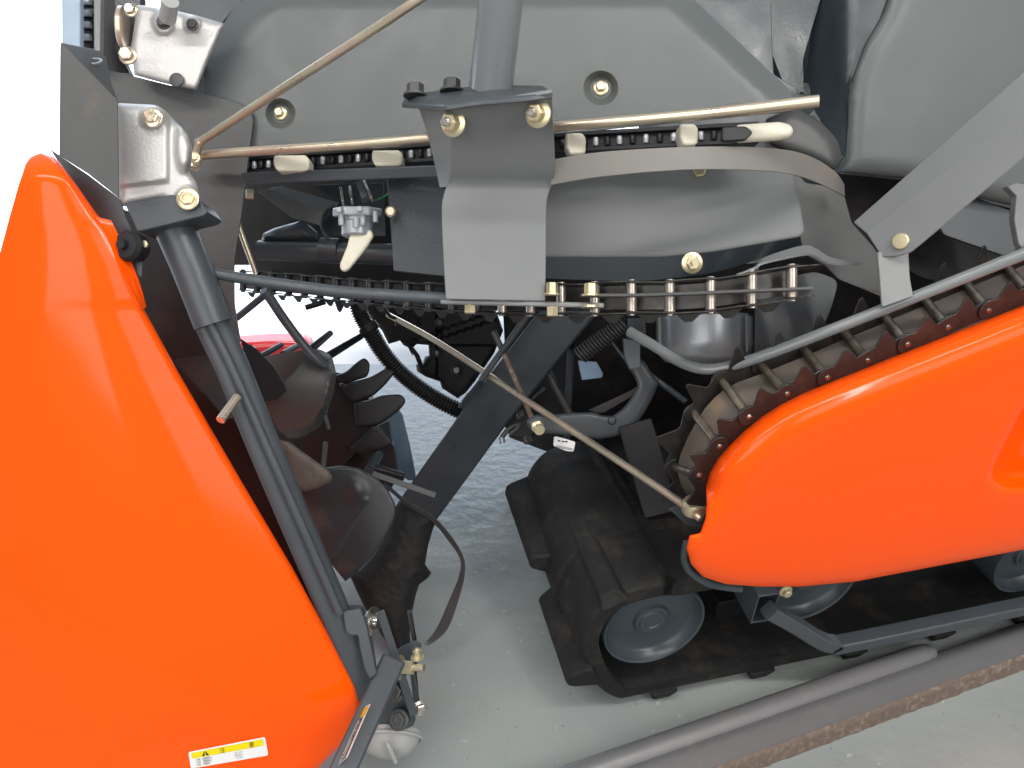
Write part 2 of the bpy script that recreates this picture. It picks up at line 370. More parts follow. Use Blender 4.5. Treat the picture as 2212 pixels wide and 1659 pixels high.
# ------------------------------------------------------------------ steel rail lying on the floor
a0, a1 = F(1040, 1749, .022), F(2460, 1252, .022)
dr = (a1 - a0).normalized(); sd = Vector((dr.y, -dr.x, 0))
rail = thing('steel_rail', a0 * .5 + a1 * .5 - Vector((0, 0, .022)), 'long grey steel rail with a rusty edge lying on the floor beside the crawler', 'rail')
e1 = F(2016, 1408, .022)
tube('rail_tube', [a0, a0.lerp(e1, .5), e1 - dr * .03, e1 - dr * .01, e1], [.022, .022, .022, .018, .010], 'rail', rail, 'short rounded tube ending on top of the rail', n=20)
q0, q1 = a0 + sd * .032, a1 + sd * .032
bm = bmesh.new(); prof = []
for j in range(15):
    t = j / 14
    prof.append((-.03 + .068 * t, .018 * math.sin(min(1, t * 2.2) * math.pi / 2) - .004 * max(0, t - .5) - .003))
prof += [(.040, -.0215), (-.03, -.0215)]
A = [bm.verts.new(q0 + sd * s + Vector((0, 0, h))) for s, h in prof]; B = [bm.verts.new(q1 + sd * s + Vector((0, 0, h))) for s, h in prof]
for i in range(len(A)): bm.faces.new((A[i], A[(i + 1) % len(A)], B[(i + 1) % len(A)], B[i]))
bm.faces.new(A); bm.faces.new(B[::-1]); link('rail_bed', bm, 'rail', rail, smooth=60)
bm = bmesh.new(); rc = []
N = 160
for i in range(N + 1):
    c = q0.lerp(q1, i / N) + sd * .0375; j = random.uniform(-.0011, .0011)
    rc.append([c + Vector((0, 0, .0145)) + sd * (.0), c + Vector((0, 0, .0135)) + sd * (.003 + j * .4), c + sd * (.006 + j) + Vector((0, 0, .0)), c + sd * (.011 + j) + Vector((0, 0, -.0215))])
rv = [[bm.verts.new(p) for p in r] for r in rc]
for A, B in zip(rv, rv[1:]):
    for j in range(3): bm.faces.new((A[j], A[j + 1], B[j + 1], B[j]))
link('rusty_edge', bm, 'rust', rail, 'rough brown rusted lower edge', smooth=60)

# ------------------------------------------------------------------ the harvester
H = thing('combine_harvester', T0 + AX * .4 + IN * .5 - Vector((0, 0, T0.z)),
          'orange and grey combine harvester with feed chains and a black rubber crawler', 'combine harvester')

# --- crawler: rubber belt, lugs, wheels
TP = T(0)
def sz_of(u, v): p = TP.p(u, v) - T0; return p.dot(AX), p.z
outline = [(2500, 1278), (2212, 1338), (1900, 1401), (1583, 1465), (1440, 1500), (1375, 1513), (1325, 1508), (1289, 1480), (1264, 1428), (1257, 1388), (1275, 1340), (1310, 1302), (1350, 1281), (1400, 1266), (1457, 1256), (1524, 1249)]
prof = [sz_of(u, v) for u, v in outline]
s_end = prof[0][0]; z_top = prof[-1][1]; prof += [(.6, z_top + .01), (s_end, z_top + .02)]
pv = resample([Vector((s, 0, z)) for s, z in prof], 6); prof = [(p.x, max(p.z, .022)) for p in pv]
WID = .41
bm = bmesh.new(); loops = []
n = len(prof)
def pnorm(i):
    a, b = prof[max(0, i - 1)], prof[min(n - 1, i + 1)]; t = Vector((b[0] - a[0], 0, b[1] - a[1])).normalized(); return Vector((-t.z, 0, t.x))
def tp(s, wdt, z): return Vector((T0.x, T0.y, 0)) + AX * s + IN * wdt + Vector((0, 0, z))
sec = [(0.0, -.004), (.006, 0.0), (.03, .002), (.12, .006), (.125, .012), (.245, .012), (.25, .006), (WID - .03, .002), (WID - .006, 0), (WID, -.004), (WID, -.03), (0, -.03)]
for i in range(n):
    nm = pnorm(i); loops.append([bm.verts.new(tp(prof[i][0] + nm.x * h, wd, prof[i][1] + nm.z * h)) for wd, h in sec])
for A, B in zip(loops, loops[1:]):
    for j in range(len(sec)): bm.faces.new((A[j], A[(j + 1) % len(sec)], B[(j + 1) % len(sec)], B[j]))
crawler = link('crawler_belt', bm, 'rubber', H, 'dirty black rubber crawler belt', smooth=45)
def lug(t, w0, w1, hgt=.042):
    L = 0
    for i in range(n - 1):
        a, b = Vector((prof[i][0], 0, prof[i][1])), Vector((prof[i + 1][0], 0, prof[i + 1][1])); l = (b - a).length
        if L + l >= t:
            f = (t - L) / l; c = a.lerp(b, f); nm = pnorm(i); tg = (b - a).normalized(); break
        L += l
    else: return
    bm = bmesh.new(); q = []
    for wd in (w0, w1):
        ring = []
        for dx, h in ((-.026, -.008), (-.017, hgt * .8), (-.010, hgt), (.010, hgt), (.017, hgt * .8), (.026, -.008)):
            sl = .012 if (h > 0 and wd == w0) else (-.012 if h > 0 else 0)
            x = c + tg * dx + nm * h; ring.append(bm.verts.new(tp(x.x, wd + sl, max(.0005, x.z))))
        q.append(ring)
    for j in range(6): bm.faces.new((q[0][j], q[0][(j + 1) % 6], q[1][(j + 1) % 6], q[1][j]))
    bm.faces.new(q[0]); bm.faces.new(q[1][::-1])
    link('lug', bm, 'rubber', crawler, bevel=.004)
tot = sum(math.hypot(prof[i + 1][0] - prof[i][0], prof[i + 1][1] - prof[i][1]) for i in range(n - 1))
tf = sz_of(1272, 1455); acc = 0; best = (9, 0)
for i in range(n - 1):
    q = math.hypot(prof[i][0] - tf[0], prof[i][1] - tf[1])
    if q < best[0]: best = (q, acc)
    acc += math.hypot(prof[i + 1][0] - prof[i][0], prof[i + 1][1] - prof[i][1])
for k in range(-30, 6):
    t = best[1] + k * .098
    if .03 < t < tot - .45: lug(t, *((-.012, .20) if k % 2 == 0 else (.17, WID)), hgt=.044 if k < 2 else .014)
def wheel(u, v, r, off, label=None):
    c = T(off).p(u, v); a = -IN
    wh = lathe('track_roller', c, a, [(0, -.05), (r, -.05), (r, .006), (r * .985, .010), (r * .95, .008), (r * .90, -.008), (r * .82, -.013), (r * .36, -.009), (r * .33, -.003), (r * .27, -.002), (r * .25, .001), (r * .16, .001), (r * .14, -.001), (0, -.001)], 'slate', H, label, n=48, smooth=40)
    return wh
wheel(1410, 1344, .092, .012, 'dark grey dished front wheel inside the crawler belt')
wheel(1745, 1252, .092, .012)
wheel(2228, 1200, .088, .012)
# belt-side inner frame
bar('track_frame', T(.16).p(1520, 1300), T(.16).p(2600, 1100), IN * .10, Vector((0, 0, .10)), 'dark', H)
# square tube stub and lower guard
st = T(-.035)
pts = [(1621, 1348), (1639, 1288), (1686, 1280), (1669, 1340)]
bm = bmesh.new(); A = [bm.verts.new(st.p(u, v)) for u, v in pts]; B = [bm.verts.new(v.co + IN * .16 + Vector((0, 0, .02))) for v in A]
c = sum((v.co for v in A), Vector()) / 4; q = [bm.verts.new(c + (v.co - c) * .87) for v in A]; q2 = [bm.verts.new(v.co + IN * .08) for v in q]
for X, Y in ((A, B), (A, q), (q, q2)):
    for j in range(4): bm.faces.new((X[j], X[(j + 1) % 4], Y[(j + 1) % 4], Y[j]))
bm.faces.new(q2)
stub = link('square_tube', bm, 'greyd', H, 'open ended square tube stub under the orange cover', bevel=.001)
bolt(st.p(1697, 1277), -IN, .008, stub)
g = T(-.045)
gp = [g.p(1660, 1318), g.p(1720, 1352), g.p(1768, 1382), g.p(1800, 1392), g.p(1850, 1386), g.p(2212, 1310), g.p(2600, 1229)]
bm = bmesh.new(); rings = []
gp = resample(gp, 6)
for i, p in enumerate(gp):
    tt = (gp[min(i + 1, len(gp) - 1)] - gp[max(0, i - 1)]).normalized(); nn = IN.cross(tt).normalized()
    rings.append([bm.verts.new(p + nn * a * .0125 + IN * b * .0125) for a, b in ((-1, -.8), (-.8, -1), (.8, -1), (1, -.8), (1, 1), (-1, 1))])
for A, B in zip(rings, rings[1:]):
    for j in range(6): bm.faces.new((A[j], A[(j + 1) % 6], B[(j + 1) % 6], B[j]))
bm.faces.new(rings[0]); bm.faces.new(rings[-1][::-1])
link('lower_guard_bar', bm, 'greyd', H, 'bent dark grey guard bar running along the crawler', smooth=40, bevel=.0015)
# hidden chassis: dark wall and floor pan behind the crawler
CP = T(.52)
def wall(name, p0, p1, z0, z1, th, m, parent, label=None):
    d = (p1 - p0).normalized(); nn = Vector((-d.y, d.x, 0)) * th; bm = bmesh.new()
    add_prism(bm, [Vector((p0.x, p0.y, z0)), Vector((p1.x, p1.y, z0)), Vector((p1.x, p1.y, z1)), Vector((p0.x, p0.y, z1))], nn); return link(name, bm, m, parent, label, bevel=.002)
w0 = tp(.03, .46, 0); w1 = tp(2.0, .46, 0)
wall('chassis_side', w0, w1, .16, .62, .05, 'dark', H)

def box(name, x0, x1, y0, y1, z0, z1, m, parent, label=None):
    bm = bmesh.new(); add_prism(bm, [Vector((x0, y0, z0)), Vector((x1, y0, z0)), Vector((x1, y1, z0)), Vector((x0, y1, z0))], Vector((0, 0, z1 - z0))); return link(name, bm, m, parent, label, bevel=.01)
box('body_shade_box', -.60, 2.6, 1.75, 2.5, .86, 1.85, 'slate', H, 'hidden main body box behind the covers, sized to shade the floor')  # hidden body bulk, added to keep light off the floor

# --- orange side cover over the diagonal chain
OC = T(-.085)
ocp = [(2600, 500), (2212, 657), (2068, 715), (1928, 771), (1808, 819), (1727, 853), (1687, 873), (1647, 899), (1607, 931), (1576, 962), (1550, 992), (1533, 1022), (1525, 1052), (1527, 1085), (1524, 1120), (1513, 1151), (1489, 1157), (1483, 1185), (1493, 1219), (1518, 1246), (1568, 1262), (1640, 1267), (1729, 1267), (1849, 1256), (2212, 1187), (2600, 1110)]
rec = [(2140, 1020), (2212, 880), (2300, 760), (2380, 760), (2380, 1010), (2200, 1056), (2150, 1050)]
top_edge = ocp[0:13]
def seg_dist(pt, line):
    best = 1e9
    for a, b in zip(line, line[1:]):
        dx, dy = b[0] - a[0], b[1] - a[1]; l = dx * dx + dy * dy; t = max(0, min(1, ((pt[0] - a[0]) * dx + (pt[1] - a[1]) * dy) / l))
        best = min(best, math.hypot(pt[0] - a[0] - t * dx, pt[1] - a[1] - t * dy))
    return best
def och(u, v, dd):
    h = roll(dd, 26, .010) + roll(seg_dist((u, v), top_edge), 92, .050)
    h += -.018 * ((v - 1050) / 300) ** 2 * (1 if v > 1050 else .3)
    if inside((u, v), rec):
        q = edge_dist((u, v), rec)[0]; h -= .034 * min(1, max(0, (q - 4)) / 13)
    else:
        q = edge_dist((u, v), rec)[0]
        if q < 18: h += .007 * (1 - q / 18)
    return h
cover = stamped('side_cover', ocp, OC, och, 'orange', H, 'glossy orange rounded cover over the crawler and diagonal chain', step=8, thick=.004, rnd=4, smooth=70, relax=8)
# orange cover: underlying black trim edge peeking out at the lower left
tube('cover_trim', [OC.p(1484, 1172, -.03), OC.p(1478, 1205, -.03), OC.p(1492, 1236, -.03), OC.p(1535, 1262, -.03), OC.p(1600, 1272, -.03)], .006, 'slate', H, 'dark rubber trim below the orange cover', k=5, n=10)

# --- diagonal feed chain (right)
CH = T(-.022); FO = .062
pins = [(1545, 1100), (1507, 1024), (1551, 960), (1615, 896), (1697, 847), (1784, 812), (1871, 775), (1957, 740), (2044, 703), (2132, 667), (2220, 631), (2308, 595)]
off_px = [(-48, -12), (-50, -16), (-52, -68), (-56, -74), (-53, -58), (-50, -60), (-50, -60), (-50, -60), (-50, -60), (-50, -60), (-50, -60), (-50, -60)]
near = [CH.p(*p) for p in pins]
CHF = T(-.022 + FO)
far = [CHF.p(p[0] + o[0], p[1] + o[1]) for p, o in zip(pins, off_px)]
gd = Vector((0, 0, -.007))
ribbon('chain_guide', [a.lerp(b, .2) + gd for a, b in zip(near, far)], [a.lerp(b, .86) + gd for a, b in zip(near, far)], .006, 'guide', H, 'brown worn guide running inside the diagonal chain', k=3)
def link_plate(a, b, nrm, out, hw, tooth, parent, th=.0026, big=False):
    t = (b - a); L = t.length; t = t.normalized(); o = (out - t * out.dot(t)); o = (o - nrm * o.dot(nrm)).normalized(); pts = []
    for j in range(7):
        an = math.pi / 2 + math.pi * j / 6; pts.append(a + t * math.cos(an) * hw + o * math.sin(an) * hw)
    for j in range(7):
        an = -math.pi / 2 + math.pi * j / 6; pts.append(b + t * math.cos(an) * hw + o * math.sin(an) * hw)
    mid = a.lerp(b, .5)
    pts += [a.lerp(b, .74) + o * hw * .8, a.lerp(b, .68) + o * hw * .95, a.lerp(b, .5) + o * (hw + tooth) + t * L * .03, a.lerp(b, .44) + o * (hw + tooth * .92), a.lerp(b, .22) + o * hw * .85]
    bm = bmesh.new(); add_prism(bm, [p + nrm * th / 2 for p in pts], -nrm * th); return link('link_plate', bm, 'chain', parent, bevel=.0006)
dch = bpy.data.objects.new('diagonal_feed_chain', None); COL.objects.link(dch); dch['label'] = 'diagonal toothed chain above the orange cover'
dch.parent = H; dch.matrix_parent_inverse = Matrix.Translation(-H.location)
for i in range(len(near) - 1):
    upv = Vector((0, 0, 1)) - AX * .6
    sh = (i % 2) * .003
    link_plate(near[i] - IN * sh, near[i + 1] - IN * sh, -IN, upv, .0155, .018, dch)
    link_plate(far[i] + IN * sh, far[i + 1] + IN * sh, -IN, upv, .0155, .029, dch)
for a, b in zip(near, far):
    ax = (b - a).normalized(); ro = lathe('chain_roller', a, ax, [(0, -.007), (.0038, -.006), (.0048, -.003), (.005, .0), (.005, .004), (.0063, .0045), (.0063, (b - a).length - .004), (.005, (b - a).length), (0, (b - a).length + .002)], 'pin', dch, n=14)

# --- pipe guard above the diagonal chain
GP = T(-.0)
pg = [(1360, 716), (1414, 748), (1468, 781), (1518, 797), (1573, 791), (1666, 762), (1899, 672), (2212, 548), (2420, 464)]
pg = [P(u, v, d) for (u, v), d in zip(pg, [1.20, 1.17, 1.15, 1.13, 1.12, 1.11, 1.07, 1.01, .97])]
pipe = tube('guard_pipe', pg, .0082, 'greyg', H, 'grey guard pipe bent over the diagonal chain', n=20, k=8, hollow=.72)
# --- box strut running to the upper right, with its foot plate
def facet(name, faces, m, parent, label=None, bevel=.002, smooth=30, solid=.003):
    bm = bmesh.new(); cache = {}
    def vv(p):
        key = tuple(round(c, 5) for c in p)
        if key not in cache: cache[key] = bm.verts.new(p)
        return cache[key]
    for f in faces: bm.faces.new([vv(p) for p in f])
    return link(name, bm, m, parent, label, bevel=bevel, smooth=smooth, solid=solid)
dS = lambda u: 1.06 - .14 * (u - 1850) / 362
def S(u, v, o=0): return P(u, v, dS(u) + o)
tA, tB = S(1843, 480, .010), S(2420, -30, .010)
SPL = P3((1872, 505, dS(1872)), (2200, 246, dS(2200)), (1990, 527, dS(1990) + .004))
rA, rB = SPL.p(1872, 505), SPL.p(2420, 68)
lA, lB = SPL.p(1905, 556), SPL.p(2420, 165)
lC = SPL.p(1990, 527)
ridge = []
strut = facet('support_strut', [(tA, rA, rB, tB), (rA, lA, SPL.p(1940, 553), SPL.p(1968, 545), lC, lB, rB)], 'grey', H, 'grey box section strut running to the upper right', bevel=.003, smooth=8)
lathe('pivot_pin', SPL.p(1946, 521), SPL.n, [(0, -.02), (.0105, -.02), (.0105, .0035), (.0095, .0045), (0, .005)], 'gold', strut, n=24)
plate('strut_foot', [(1895, 545), (1962, 520), (1966, 600), (1974, 640), (1905, 664), (1900, 600)], D(1.08, .05), .004, 'grey', H, 'grey foot plate joining strut and guard pipe', rnd=6)

# --- dark plates behind the right side
plate('body_panel', [(1380, -80), (2500, -80), (2500, 720), (1900, 760), (1640, 640), (1560, 420), (1400, 420)], D(1.66), .01, 'slate', H, 'dark inner body panel')
plate('inner_panel', [(1380, -60), (1664, -60), (1668, 100), (1672, 160), (1720, 190), (1760, 235), (1700, 300), (1380, 300)], D(1.42), .006, 'slate', H, 'dull greenish grey panel beside the large grey cover')
plate('inner_panel', [(1650, -60), (1790, -60), (1752, 70), (1735, 130), (1738, 200), (1700, 200), (1660, 100)], D(1.46), .006, 'slate', H)
tkp = [(1935, -40), (1905, 35), (1870, 95), (1845, 160), (1834, 210), (1829, 300), (1826, 345), (1815, 373), (1880, 379), (1950, 386), (2080, 420), (2500, 520), (2500, -80), (1950, -80)]
stamped('grain_tank', tkp, D(1.28, -.05, -.12), lambda u, v, dd: roll(dd, 45, .018), 'greyc', H, 'large smooth grey tank at the upper right', step=16, rnd=8)
stamped('tank_side', [(1760, -60), (1935, -60), (1900, 40), (1866, 100), (1842, 165), (1830, 215), (1826, 345), (1760, 240), (1742, 160), (1750, 90)], D(1.40), lambda u, v, dd: -.12 * max(0, (1830 - u)) / 90, 'slate', H, step=18)
plate('tank_underside', [(1810, 374), (1950, 388), (2080, 422), (2300, 480), (2300, 700), (2150, 640), (1990, 600), (1880, 540), (1830, 470)], D(1.44), .006, 'dark', H)
plate('body_bracket', rounded(c3([(1900, 1255), (2140, 1350), (2212, 1340), (2260, 1640), (2100, 1640), (1700, 1500), (1650, 1400)]), 8), D(1.30), .006, 'greyd', H)
plate('corner_bracket', c3([(2105, 1190), (2170, 1165), (2260, 1190), (2260, 1640), (2180, 1560), (2150, 1400), (2165, 1250)]), D(1.02), .012, 'grey', H, 'grey bracket at the right picture edge')
plate('guide_arm', rounded([(1705, 360), (1742, 396), (1790, 402), (1824, 423), (1840, 482), (1884, 530), (1905, 560), (1906, 642), (1860, 622), (1812, 603), (1785, 575), (1735, 545), (1722, 470)], 6), D(1.16), .006, 'worn', H, 'scratched dull grey guide arm behind the chain end')
plate('shield_disc', rounded([(1632, 640), (1700, 600), (1760, 585), (1813, 605), (1795, 670), (1765, 735), (1700, 790), (1632, 790)], 20), D(1.30), .006, 'greyd', H)
stamped('arm_cap', rounded([(1650, 258), (1720, 232), (1770, 260), (1812, 305), (1818, 350), (1800, 372), (1745, 345), (1700, 330), (1660, 312)], 14), D(1.17), lambda u, v, dd: roll(dd, 26, .02), 'worn', H, step=10)

# --- upper grey cover
UC = D(1.20, .11)
ucp = [(405, 250), (440, 150), (478, 62), (500, 22), (530, -5), (590, -40), (1452, -40), (1500, 0), (1714, 202), (1700, 240), (1200, 290), (930, 312), (545, 335), (420, 345)]
D1, D2 = (606, 245, 33), (1298, 190, 38)
rim = ucp[:9]
def uch(u, v, dd):
    q = seg_dist((u, v), rim); h = -.022 * (1 - min(1, q / 48)) if q < 48 else 0
    q2 = max(0, 1 - q / 60); h -= .0
    for (cu, cv, rad) in (D1, D2):
        r = math.hypot(u - cu, v - cv) / rad
        if r < 1: h -= .016 * min(1, (1 - r) / .38) ** .8
    return h
uc = stamped('upper_cover', ucp, UC, uch, 'greyc', H, 'large smooth grey cover with chamfered rim and two recessed bolts', step=15, rnd=22, extra=(D1, D2), smooth=38)
for (cu, cv, rad), r in ((D1, 8.5), (D2, 9.5)): bolt(UC.p(cu, cv, -.015), UC.n, UC.sz(r, cu, cv) * 1.15, uc, h=.008, washer=1.5)
# round post
tube('post', [P(1060, 190, 1.0), P(1086, -30, .93)], [.0285, .0272], 'greyg', H, 'round grey post rising from the bracket', n=32)

# --- bracket under the post
bk = bpy.data.objects.new('post_bracket', None); COL.objects.link(bk); bk.parent = H; bk.matrix_parent_inverse = Matrix.Translation(-H.location); bk['label'] = 'bent grey steel bracket holding the post above the chain'
L_ = [(975, 236, .880), (974, 300, .934), (973, 365, .974), (967, 395, .993), (957, 425, .998), (954, 460, 1.0), (958, 560, 1.0), (963, 646, 1.0)]
R_ = [(1192, 200, .858), (1196, 290, .925), (1199, 368, .970), (1193, 395, .99), (1183, 425, .995), (1180, 460, .998), (1179, 560, .998), (1178, 650, .998)]
la = resample([P(*p) for p in L_], 4); ra = resample([P(*p) for p in R_], 4); bm = bmesh.new()
A = [bm.verts.new(p) for p in la]; B = [bm.verts.new(p) for p in ra]
MD = [bm.verts.new(a.lerp(b, .5)) for a, b in zip(la, ra)]
for i in range(len(A) - 1): bm.faces.new((A[i], A[i + 1], MD[i + 1], MD[i])); bm.faces.new((MD[i], MD[i + 1], B[i + 1], B[i]))
fp = link('front_plate', bm, 'grey', bk, smooth=60, solid=.005, bevel=.001)
ribbon('side_plate', [P(905, 235, 1.03), P(922, 285, 1.04), P(938, 350, 1.04), P(950, 405, 1.03)], [P(976, 232, .882), P(975, 300, .936), P(974, 365, .976), P(972, 402, .996)], .004, 'grey', bk)
bm = bmesh.new()
fl = [(868, 222, 1.06), (880, 204, 1.09), (975, 195, 1.08), (1030, 186, 1.07), (1090, 183, 1.07), (1175, 185, 1.05), (1194, 199, .865), (1120, 208, .857), (1040, 214, .86), (960, 226, .875)]
add_prism(bm, [P(*p) for p in fl], -UP * .0075)
link('top_flange', bm, 'greyd', bk, bevel=.002)
for (u, v) in ((897, 207), (976, 197)): bolt(P(u, v, 1.04), UP, .0115, bk, 'worn', h=.013, washer=1.4, spin=.2)
BP = D(.957)
stud_nut(P(980, 266, .900), (-FW * .86 - RT * .40 - UP * .2), .0105, bk); stud_nut(P(1163, 246, .882), (-FW * .86 - RT * .42 - UP * .2), .0105, bk)

# --- yellow zinc guide rods at the top
rod = tube('guide_rod', [P(418, 362, 1.2), P(423, 336, 1.2), P(434, 306, 1.19), P(452, 293.5, 1.182), P(745, 104, 1.06), P(930, -18, .99)], .0062, 'zinc', H, 'yellow zinc rod rising diagonally across the grey cover', n=16, k=6)
tube('guide_rod', [P(420, 362, 1.2), P(428, 344, 1.21), P(448, 334, 1.215), P(745, 314, 1.15), P(1100, 282, 1.08), P(1477, 250, 1.0), P(1770, 218, .94)], .0073, 'zinc', H, 'long yellow zinc rod running level above the black chain', n=16, k=6)
bolt(P(420, 340, 1.18), (-FW - RT * -.4), .006, H, name='rod_bolt')

# --- black upper chain in its channel with ivory guides
cpath = [P(520, 356, 1.29), P(745, 341, 1.22), P(1000, 322, 1.15), P(1300, 302, 1.09), P(1640, 284, 1.03)]
uch_ = bpy.data.objects.new('upper_chain', None); COL.objects.link(uch_); uch_.parent = H; uch_.matrix_parent_inverse = Matrix.Translation(-H.location); uch_['label'] = 'black roller chain in a channel with ivory guides'
bm = bmesh.new(); cr = []
for i, p in enumerate(resample(cpath, 4)):
    cr.append([bm.verts.new(p + UP * a + FW * b) for a, b in ((.014, .0), (.014, .035), (-.015, .035), (-.015, .0), (-.009, .0), (-.009, .008), (.008, .008), (.008, .0))])
for A, B in zip(cr, cr[1:]):
    for j in range(8): bm.faces.new((A[j], A[(j + 1) % 8], B[(j + 1) % 8], B[j]))
bm.faces.new(cr[0]); bm.faces.new(cr[-1][::-1]); link('chain_channel', bm, 'black', uch_, bevel=.001)
cl = resample(cpath, 26)
for i in range(1, len(cl), 2):
    p = cl[i] + FW * .004 - UP * .001
    lathe('chain_roller', p + UP * .006, -UP, [(0, 0), (.0032, .0), (.0042, .002), (.0042, .010), (.0032, .012), (0, .012)], 'silver' if i % 4 == 1 else 'black', uch_, n=10)
for a, b, wu in ((590, 668, 352), (803, 870, 341), (1222, 1266, 310), (1469, 1509, 290)):
    d = 1.27 - (a - 540) * .00021; hh = 17 if a < 1000 else 23
    lo = [(a, wu - hh), (b - 8, wu - hh - 1), (b, wu - hh + 10), (b - 1, wu + hh - 4), (b - 12, wu + hh), (a + 8, wu + hh), (a, wu + 4)]
    plate('chain_slider', lo, D(d - .055), .03, 'ivory', uch_, rnd=6, bevel=.003)
stamped('channel_end', rounded([(1590, 270), (1685, 263), (1708, 270), (1715, 284), (1706, 298), (1680, 304), (1590, 310)], 8), D(1.00), lambda u, v, dd: roll(dd, 15, .014), 'ivory', uch_, 'rounded metal end of the chain channel with a painted pale reflection', step=5, smooth=70)  # ivory colour stands in for white reflected in polished metal
plate('channel_tip', rounded([(1560, 274), (1612, 272), (1628, 286), (1612, 302), (1560, 305)], 7), D(.985), .008, 'black', uch_)
barpx('lower_rail', (530, 385, 1.27), (960, 369, 1.13), 24, .02, 'greyd', H, 'dark grey rail below the black chain')

# --- tan strap
tp_ = [(1190, 345, .985), (1300, 328, .98), (1464, 318, .985), (1600, 317, 1.0), (1700, 324, 1.02), (1760, 342, 1.05), (1805, 372, 1.09), (1824, 398, 1.13)]
bt_ = [(1190, 399, .985), (1300, 381, .98), (1464, 367, .985), (1600, 366, 1.0), (1700, 374, 1.02), (1755, 390, 1.05), (1800, 410, 1.09), (1825, 424, 1.13)]
ribbon('spring_strap', [P(*p) for p in tp_], [P(*p) for p in bt_], .002, 'strap', H, 'flat tan steel strap bending away at its right end')

# --- lower housing
HP = D(1.13, .12, .07)
hp = [(1150, 340), (1700, 325), (1716, 372), (1728, 440), (1738, 500), (1728, 512), (1649, 526), (1540, 545), (1427, 556), (1150, 557)]
stamped('lower_housing', hp, HP, lambda u, v, dd: roll(dd, 9, .005), 'greym', H, 'smooth grey pressed housing above the feed chain', step=13, rnd=16, smooth=60)
bm = bmesh.new()
lt = [(1150, 555), (1300, 556), (1427, 554), (1540, 543), (1649, 524), (1729, 508)]; lb = [(1150, 600), (1300, 606), (1401, 606), (1533, 590), (1623, 565), (1729, 527)]
A = resample([HP.p(u, v, -.003) for u, v in lt], 5); B = resample([HP.p(u, v, -.034) for u, v in lb], 5)
A = [bm.verts.new(p) for p in A]; B = [bm.verts.new(p) for p in B]
for i in range(len(A) - 1): bm.faces.new((A[i], A[i + 1], B[i + 1], B[i]))
skirt = link('housing_skirt', bm, 'skirtshade', H, 'curved lower skirt of the grey housing, its shade painted dark', solid=.004, smooth=60)  # shade of the downward face is put into the colour
bolt(P(1495, 568, 1.035), -FW - UP * .2, .0095, skirt, washer=1.5)
bolt(HP.p(1510, 374, -.004), HP.n, .010, skirt, washer=1.6)
plate('housing_side', [(836, 385), (968, 375), (968, 598), (850, 585)], D(1.22), .006, 'slate', H, 'dark blue grey side plate left of the bracket')
lathe('plug', P(845, 459, 1.2), -FW, [(0, 0), (.0085, 0), (.0085, .008), (.006, .010), (0, .010)], 'zinc', H, n=14)
plate('chain_tray', [(1150, 580), (1430, 585), (1430, 622), (1290, 640), (1150, 645)], D(1.30), .004, 'dark', H)
# bent bracket strip at the chain end
ribbon('chain_deflector', [P(*p) for p in ((1633, 590, 1.06), (1640, 565, 1.06), (1660, 552, 1.06), (1735, 530, 1.07), (1765, 538, 1.08), (1797, 556, 1.1), (1862, 566, 1.12))], [P(*p) for p in ((1590, 592, 1.03), (1628, 578, 1.03), (1650, 566, 1.03), (1735, 548, 1.04), (1760, 552, 1.05), (1790, 566, 1.07), (1855, 570, 1.1))], .003, 'grey', H, 'bent grey deflector strip over the chain end')

# --- level feed chain under the housing
hc = bpy.data.objects.new('level_feed_chain', None); COL.objects.link(hc); hc.parent = H; hc.matrix_parent_inverse = Matrix.Translation(-H.location); hc['label'] = 'level toothed chain with steel rollers under the grey housing'
key = [(520, 606, 1.62), (640, 616, 1.5), (760, 628, 1.38), (870, 637, 1.28), (980, 644, 1.20), (1090, 648, 1.13), (1190, 647, 1.08), (1285, 646, 1.045), (1371, 643, 1.02), (1458, 643, 1.0), (1544, 637, .985), (1628, 625, .98), (1710, 611, .98)]
kp = [P(*k) for k in key]
fine = resample(kp, 40); seg = []; L = 0; nxt = 0
PITCHC = .0505
# walk back from the right end so that the visible rollers fall on their places
acc = 0; last = None; centres = []
for i in range(len(fine) - 1, -1, -1):
    if last is not None: acc += (fine[i] - last).length
    last = fine[i]
    if not centres or acc >= PITCHC: centres.append(fine[i]); acc = 0
centres = centres[::-1]
HALF = .0195
for i, c in enumerate(centres):
    if i < len(centres) - 1:
        b = centres[i + 1]
        for sg in (1, -1):
            o = UP * (sg * (HALF + .0015 * (i % 2)))
            link_plate(c + o, b + o, UP, -FW, .0095, .0, hc, .0022)
            if i % 2 == 0 or sg < 0: pass
    lathe('chain_roller', c - UP * (HALF + .004), UP, [(0, 0), (.0052, 0), (.0052, .004), (.0068, .005), (.0068, 2 * HALF + .003), (.0052, 2 * HALF + .004), (.0052, 2 * HALF + .008), (0, 2 * HALF + .008)], 'chainpin' if i > len(centres) - 10 else 'chain', hc, n=16)
for sg, uu in ((1, 1757), (-1, 1742)): link_plate(centres[-1] + UP * sg * HALF, P(uu, 607, .985) + UP * sg * HALF, UP, -FW, .0095, .0, hc, .0022)
